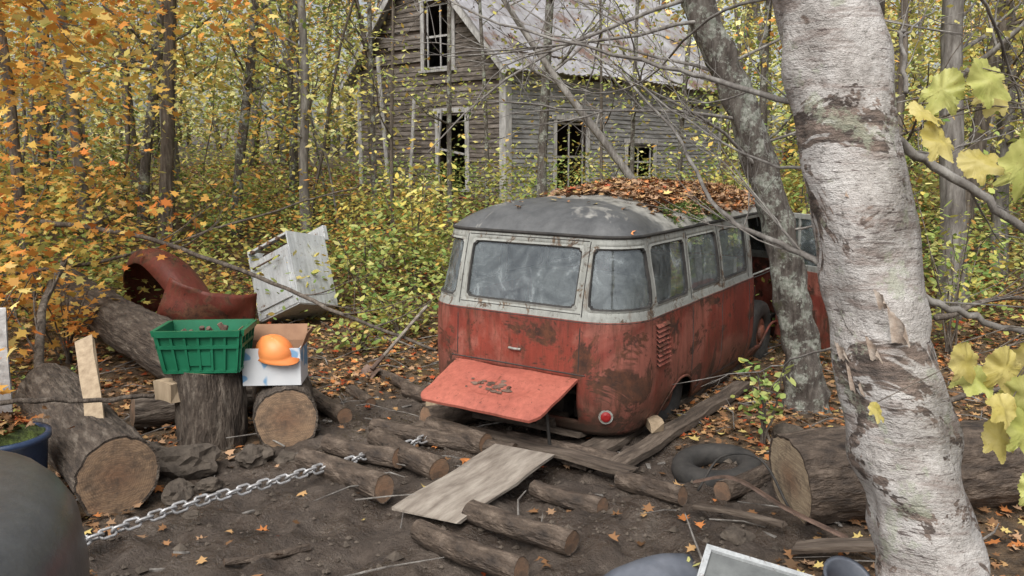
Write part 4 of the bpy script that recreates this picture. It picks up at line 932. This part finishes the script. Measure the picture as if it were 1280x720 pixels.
# ---------------------------------------------------------------- chain
mb=MB(); A=Vector((-3.1,3.1,.05)); B=Vector((-.42,6.12,.10)); L=(B-A).length; pitch=.066; k=int(L/pitch); d=(B-A).normalized(); side=d.cross(Vector((0,0,1))).normalized(); up=side.cross(d)
for i in range(k):
    t=i/k; c=A.lerp(B,t); c.z=.075+.075*math.sin(min(1,t*1.1)*math.pi)**2+.010*noise.noise(c*3); c+=side*(.012*math.sin(i*.21)+.008*noise.noise(c*5))
    c.z=max(c.z,float(zi(np.array([c.x]),np.array([c.y]))[0])+.028)
    rot=(math.pi/4 if i%2 else -math.pi/4)+random.uniform(-.2,.2); s_=side*math.cos(rot)+up*math.sin(rot); pts=[]
    for j in range(14):
        a=2*math.pi*j/14; lx=.026*math.copysign(1,math.cos(a))*(abs(math.cos(a))>.001)*.9+.020*math.cos(a); pts.append(c+d*lx+s_*(.0265*math.sin(a)))
    pts.append(pts[0]); mb.tube(pts,.0088,6,cap=False)
mb.make('chain',[M['chain']],smooth=True)
# ---------------------------------------------------------------- shovel
mb=MB()
p0=Vector((-1.32,7.85,.12)); p1=Vector((-.86,8.35,.62)); dd=(p1-p0).normalized(); sd=dd.cross(Vector((0,0,1))).normalized(); nn=sd.cross(dd)
mb.tube([p0,p1],.017,8,0); G=6; vs=[]
for j in range(G+1):
    v=j/G; wv=.115*(1 if v<.6 else math.sqrt(max(.02,1-((v-.6)/.42)**2)))
    for i in range(G+1):
        u=i/G*2-1; vs.append(p0-dd*(v*.28)+sd*u*wv+nn*(.03*u*u-.02))
mb.add(vs,[(j*(G+1)+i,j*(G+1)+i+1,(j+1)*(G+1)+i+1,(j+1)*(G+1)+i) for j in range(G) for i in range(G)],1)
mb.tube([p0-dd*.04,p0+dd*.14],.024,8,1); mb.make('shovel',[M['ply'],M['metal']])
# ---------------------------------------------------------------- rusty fender shell
vs=[];fs=[];nu=36;nv=14
for j in range(nv+1):
    ph=j/nv*math.pi*.52
    for i in range(nu+1):
        a=-math.pi*.08+math.pi*1.16*i/nu
        r=math.sin(ph)**.8; k=1+.04*noise.noise(Vector((i*.2,j*.3,0))); vs.append((.78*math.cos(a)*r*(1+.05*math.sin(a))*k,.42*math.cos(ph)-.05,.74*math.sin(a)*r*(1-.12*math.cos(a))*k))
for j in range(nv):
    for i in range(nu): fs.append((j*(nu+1)+i,j*(nu+1)+i+1,(j+1)*(nu+1)+i+1,(j+1)*(nu+1)+i))
o=len(vs)
for i in range(nu+1):
    x,y,z=vs[nv*(nu+1)+i]; vs.append((x*.86,y-.10,z*.86))
for i in range(nu): fs.append((nv*(nu+1)+i,nv*(nu+1)+i+1,o+i+1,o+i))
f_=obj('rusty_car_fender',vs,fs,[M['maroon']],None,None,True,(-3.85,9.35,.30)); f_.rotation_euler=(math.radians(12),math.radians(10),math.radians(-42)); f_.scale=(1.08,1.08,1.08); f_.modifiers.new('s','SOLIDIFY').thickness=.012
vs=[];G=20
for j in range(G+1):
    for i in range(G+1):
        u=i/G-.5;v=j/G-.5; vs.append((u*1.0*(1-.25*v),.22*math.cos(u*2.6)+.10*math.cos(v*2.4)+.05*noise.noise(Vector((u*4,v*4,2))),v*.84))
fs=[(j*(G+1)+i,j*(G+1)+i+1,(j+1)*(G+1)+i+1,(j+1)*(G+1)+i) for j in range(G) for i in range(G)]
f_=obj('rusty_body_panel',vs,fs,[M['maroon']],None,None,True,(-3.32,9.0,.42)); f_.rotation_euler=(math.radians(-22),math.radians(-14),math.radians(200)); f_.modifiers.new('s','SOLIDIFY').thickness=.012
# ---------------------------------------------------------------- old stove
E=empty('old_stove',(-2.72,10.3,.62),rot=(math.radians(-12),math.radians(-24),math.radians(-30))); mb=MB()
W,D,Hh=.72,.62,.92
mb.box((W/2,0,0),(.02,D,Hh),0); mb.box((-W/2,0,0),(.02,D,Hh),0); mb.box((0,-D/2,-.08),(W-.02,.02,Hh-.18),0); mb.box((0,D/2,0),(W-.02,.02,Hh),0); mb.box((0,0,-Hh/2),(W,D,.02),0)
mb.box((0,D/2+.05,Hh/2+.06),(W,.06,.2),0); mb.box((0,-D/2+.03,Hh/2-.03),(W-.02,.08,.03),0); mb.box((0,0,Hh/2-.22),(W-.04,D-.06,.02),1)
for x in(-.17,.17):
    for y in(-.12,.12):
        rg=[(x+math.cos(a)*.09,y+math.sin(a)*.09,Hh/2-.10) for a in np.linspace(0,2*math.pi,16)]; mb.tube(rg,.012,5,2,cap=False); mb.box((x,y,Hh/2-.10),(.26,.012,.012),2)
mb.box((0,-D/2-.02,-.1),(W-.12,.025,.5),0); mb.tube([(-.25,-D/2-.06,.18),(.25,-D/2-.06,.18)],.012,8,2)
for k in range(4): mb.tube([(-.24+.16*k,-D/2+.0,.40),(-.24+.16*k,-D/2-.05,.40)],.025,10,2)
st=mb.make('stove_body',[M['appl'],M['dark'],M['metal']],parent=E); bv=st.modifiers.new('b','BEVEL'); bv.width=.008; bv.segments=2
def torus(name,loc,R,r,mat,rot=(0,0,0),sz=1.):
    mb=MB(); n=48;m=14; vs=[]
    for i in range(n):
        a=2*math.pi*i/n
        for j in range(m):
            b_=2*math.pi*j/m; rr=R+r*math.cos(b_); tz=r*sz*math.copysign(abs(math.sin(b_))**.7,math.sin(b_))
            if b_<.9 or b_>5.4: rr+=.006*(i%2)
            vs.append((rr*math.cos(a),rr*math.sin(a),tz))
    mb.add(vs,[(i*m+j,((i+1)%n)*m+j,((i+1)%n)*m+(j+1)%m,i*m+(j+1)%m) for i in range(n) for j in range(m)])
    ob=mb.make(name,[mat],smooth=True,loc=loc); ob.rotation_euler=rot
torus('old_tire',(1.38,5.42,.03),.22,.075,M['rubber'],(.06,-.08,0))
E=empty('window_frame',(1.08,3.42,.18),rot=(math.radians(16),math.radians(8),math.radians(-22))); mb=MB()
W,D=.56,.46
for c,d in (((0,D/2,0),(W,.028,.03)),((0,-D/2,0),(W,.028,.03)),((W/2-.014,0,0),(.028,D-.03,.03)),((-W/2+.014,0,0),(.028,D-.03,.03))): mb.box(c,d,0)
mb.box((0,0,-.004),(W-.05,D-.03,.006),1); mb.make('frame_and_screen',[M['appl'],M['pane']],parent=E)
vs=[];G=12
for j in range(G+1):
    for i in range(G+1):
        u=i/G-.5;v=j/G-.5; vs.append((u*.5,v*.5,.06*math.cos(u*3)+.02*noise.noise(Vector((u*5,v*5,0)))))
f_=obj('blue_panel',vs,[(j*(G+1)+i,j*(G+1)+i+1,(j+1)*(G+1)+i+1,(j+1)*(G+1)+i) for j in range(G) for i in range(G)],[M['bluepanel']],None,None,True,(.70,3.50,.12)); f_.rotation_euler=(.25,-.1,.3); f_.modifiers.new('s','SOLIDIFY').thickness=.01
mb=MB(); n=24; pr=[(.09,0),(.11,.18),(.12,.185),(.10,.18),(.085,.02)]
mb.add([(math.cos(2*math.pi*j/n)*r,math.sin(2*math.pi*j/n)*r,z) for r,z in pr for j in range(n)],[(k*n+j,k*n+(j+1)%n,(k+1)*n+(j+1)%n,(k+1)*n+j) for k in range(4) for j in range(n)])
bk=mb.make('metal_pail',[M['bluepanel']],smooth=True,loc=(1.50,3.66,.05)); bk.rotation_euler=(.5,.2,0)
mb=MB(); pts=subdiv_path([(0,0,.22),(.25,.1,.2),(.5,-.1,.1),(.75,-.35,.04)],6); vs=[]
for q in pts: vs+=[q+Vector((.02,.05,.0)),q-Vector((.02,.05,-.03))]
mb.add(vs,[(2*i,2*i+2,2*i+3,2*i+1) for i in range(len(pts)-1)]); f_=mb.make('bent_metal_strip',[M['metal']],loc=(1.05,4.6,.02)); f_.modifiers.new('s','SOLIDIFY').thickness=.012
mb=MB(); mb.tube(subdiv_path([(1.15,4.95,.06),(1.3,5.0,.26),(1.5,4.85,.30),(1.6,4.6,.1)],6),.008,6); mb.make('rubber_hose',[M['rubber']],smooth=True)
# ---------------------------------------------------------------- dark car in the near left corner
E=empty('parked_car',(-2.04,.84,.14)); mb=MB(); n=64; rings=[(.30,1.0),(.45,1.03),(.70,1.04),(.86,1.02),(.92,.985),(.965,.94),(.995,.88),(1.02,.80),(1.04,.66),(1.055,.48),(1.062,.25)]
vs=[]
for z,t in rings:
    for j in range(n):
        a=2*math.pi*j/n; e_=.72; cx=math.copysign(abs(math.cos(a))**e_,math.cos(a)); cy=math.copysign(abs(math.sin(a))**e_,math.sin(a))
        vs.append((cx*.90*t,cy*(2.02-.9*(1-t)),z))
mb.add(vs,[(k*n+j,k*n+(j+1)%n,(k+1)*n+(j+1)%n,(k+1)*n+j) for k in range(len(rings)-1) for j in range(n)]+[tuple((len(rings)-1)*n+j for j in range(n))])
mb.make('body',[M['carp']],parent=E,smooth=True)
mb=MB(); rr=[(1.05,.70,-1.8,.65),(1.3,.66,-1.7,.35),(1.48,.56,-1.5,.0)]; vs=[]
for z,hx_,y0,y1 in rr: vs+=[(-hx_,y0,z),(hx_,y0,z),(hx_,y1,z),(-hx_,y1,z)]
mb.add(vs,[(k*4+j,k*4+(j+1)%4,k*4+4+(j+1)%4,k*4+4+j) for k in range(2) for j in range(4)],0); mb.add(vs[8:],[(0,1,2,3)],1)
mb.make('cabin',[M['glass'],M['carp']],parent=E)
for x in(-.70,.70):
    for y in(-1.1,1.05):
        mb=MB(); mb.tube([(x-.1,y,.18),(x+.1,y,.18)],.32,24,0); mb.tube([(x-.11,y,.18),(x+.11,y,.18)],.18,16,1); mb.make('wheel',[M['rubber'],M['chain']],parent=E)
for x in(-.40,.40):
    mb=MB(); mb.tube([(x,1.80,.58),(x,1.97,.58)],.08,16); mb.make('headlight',[M['pane']],parent=E)
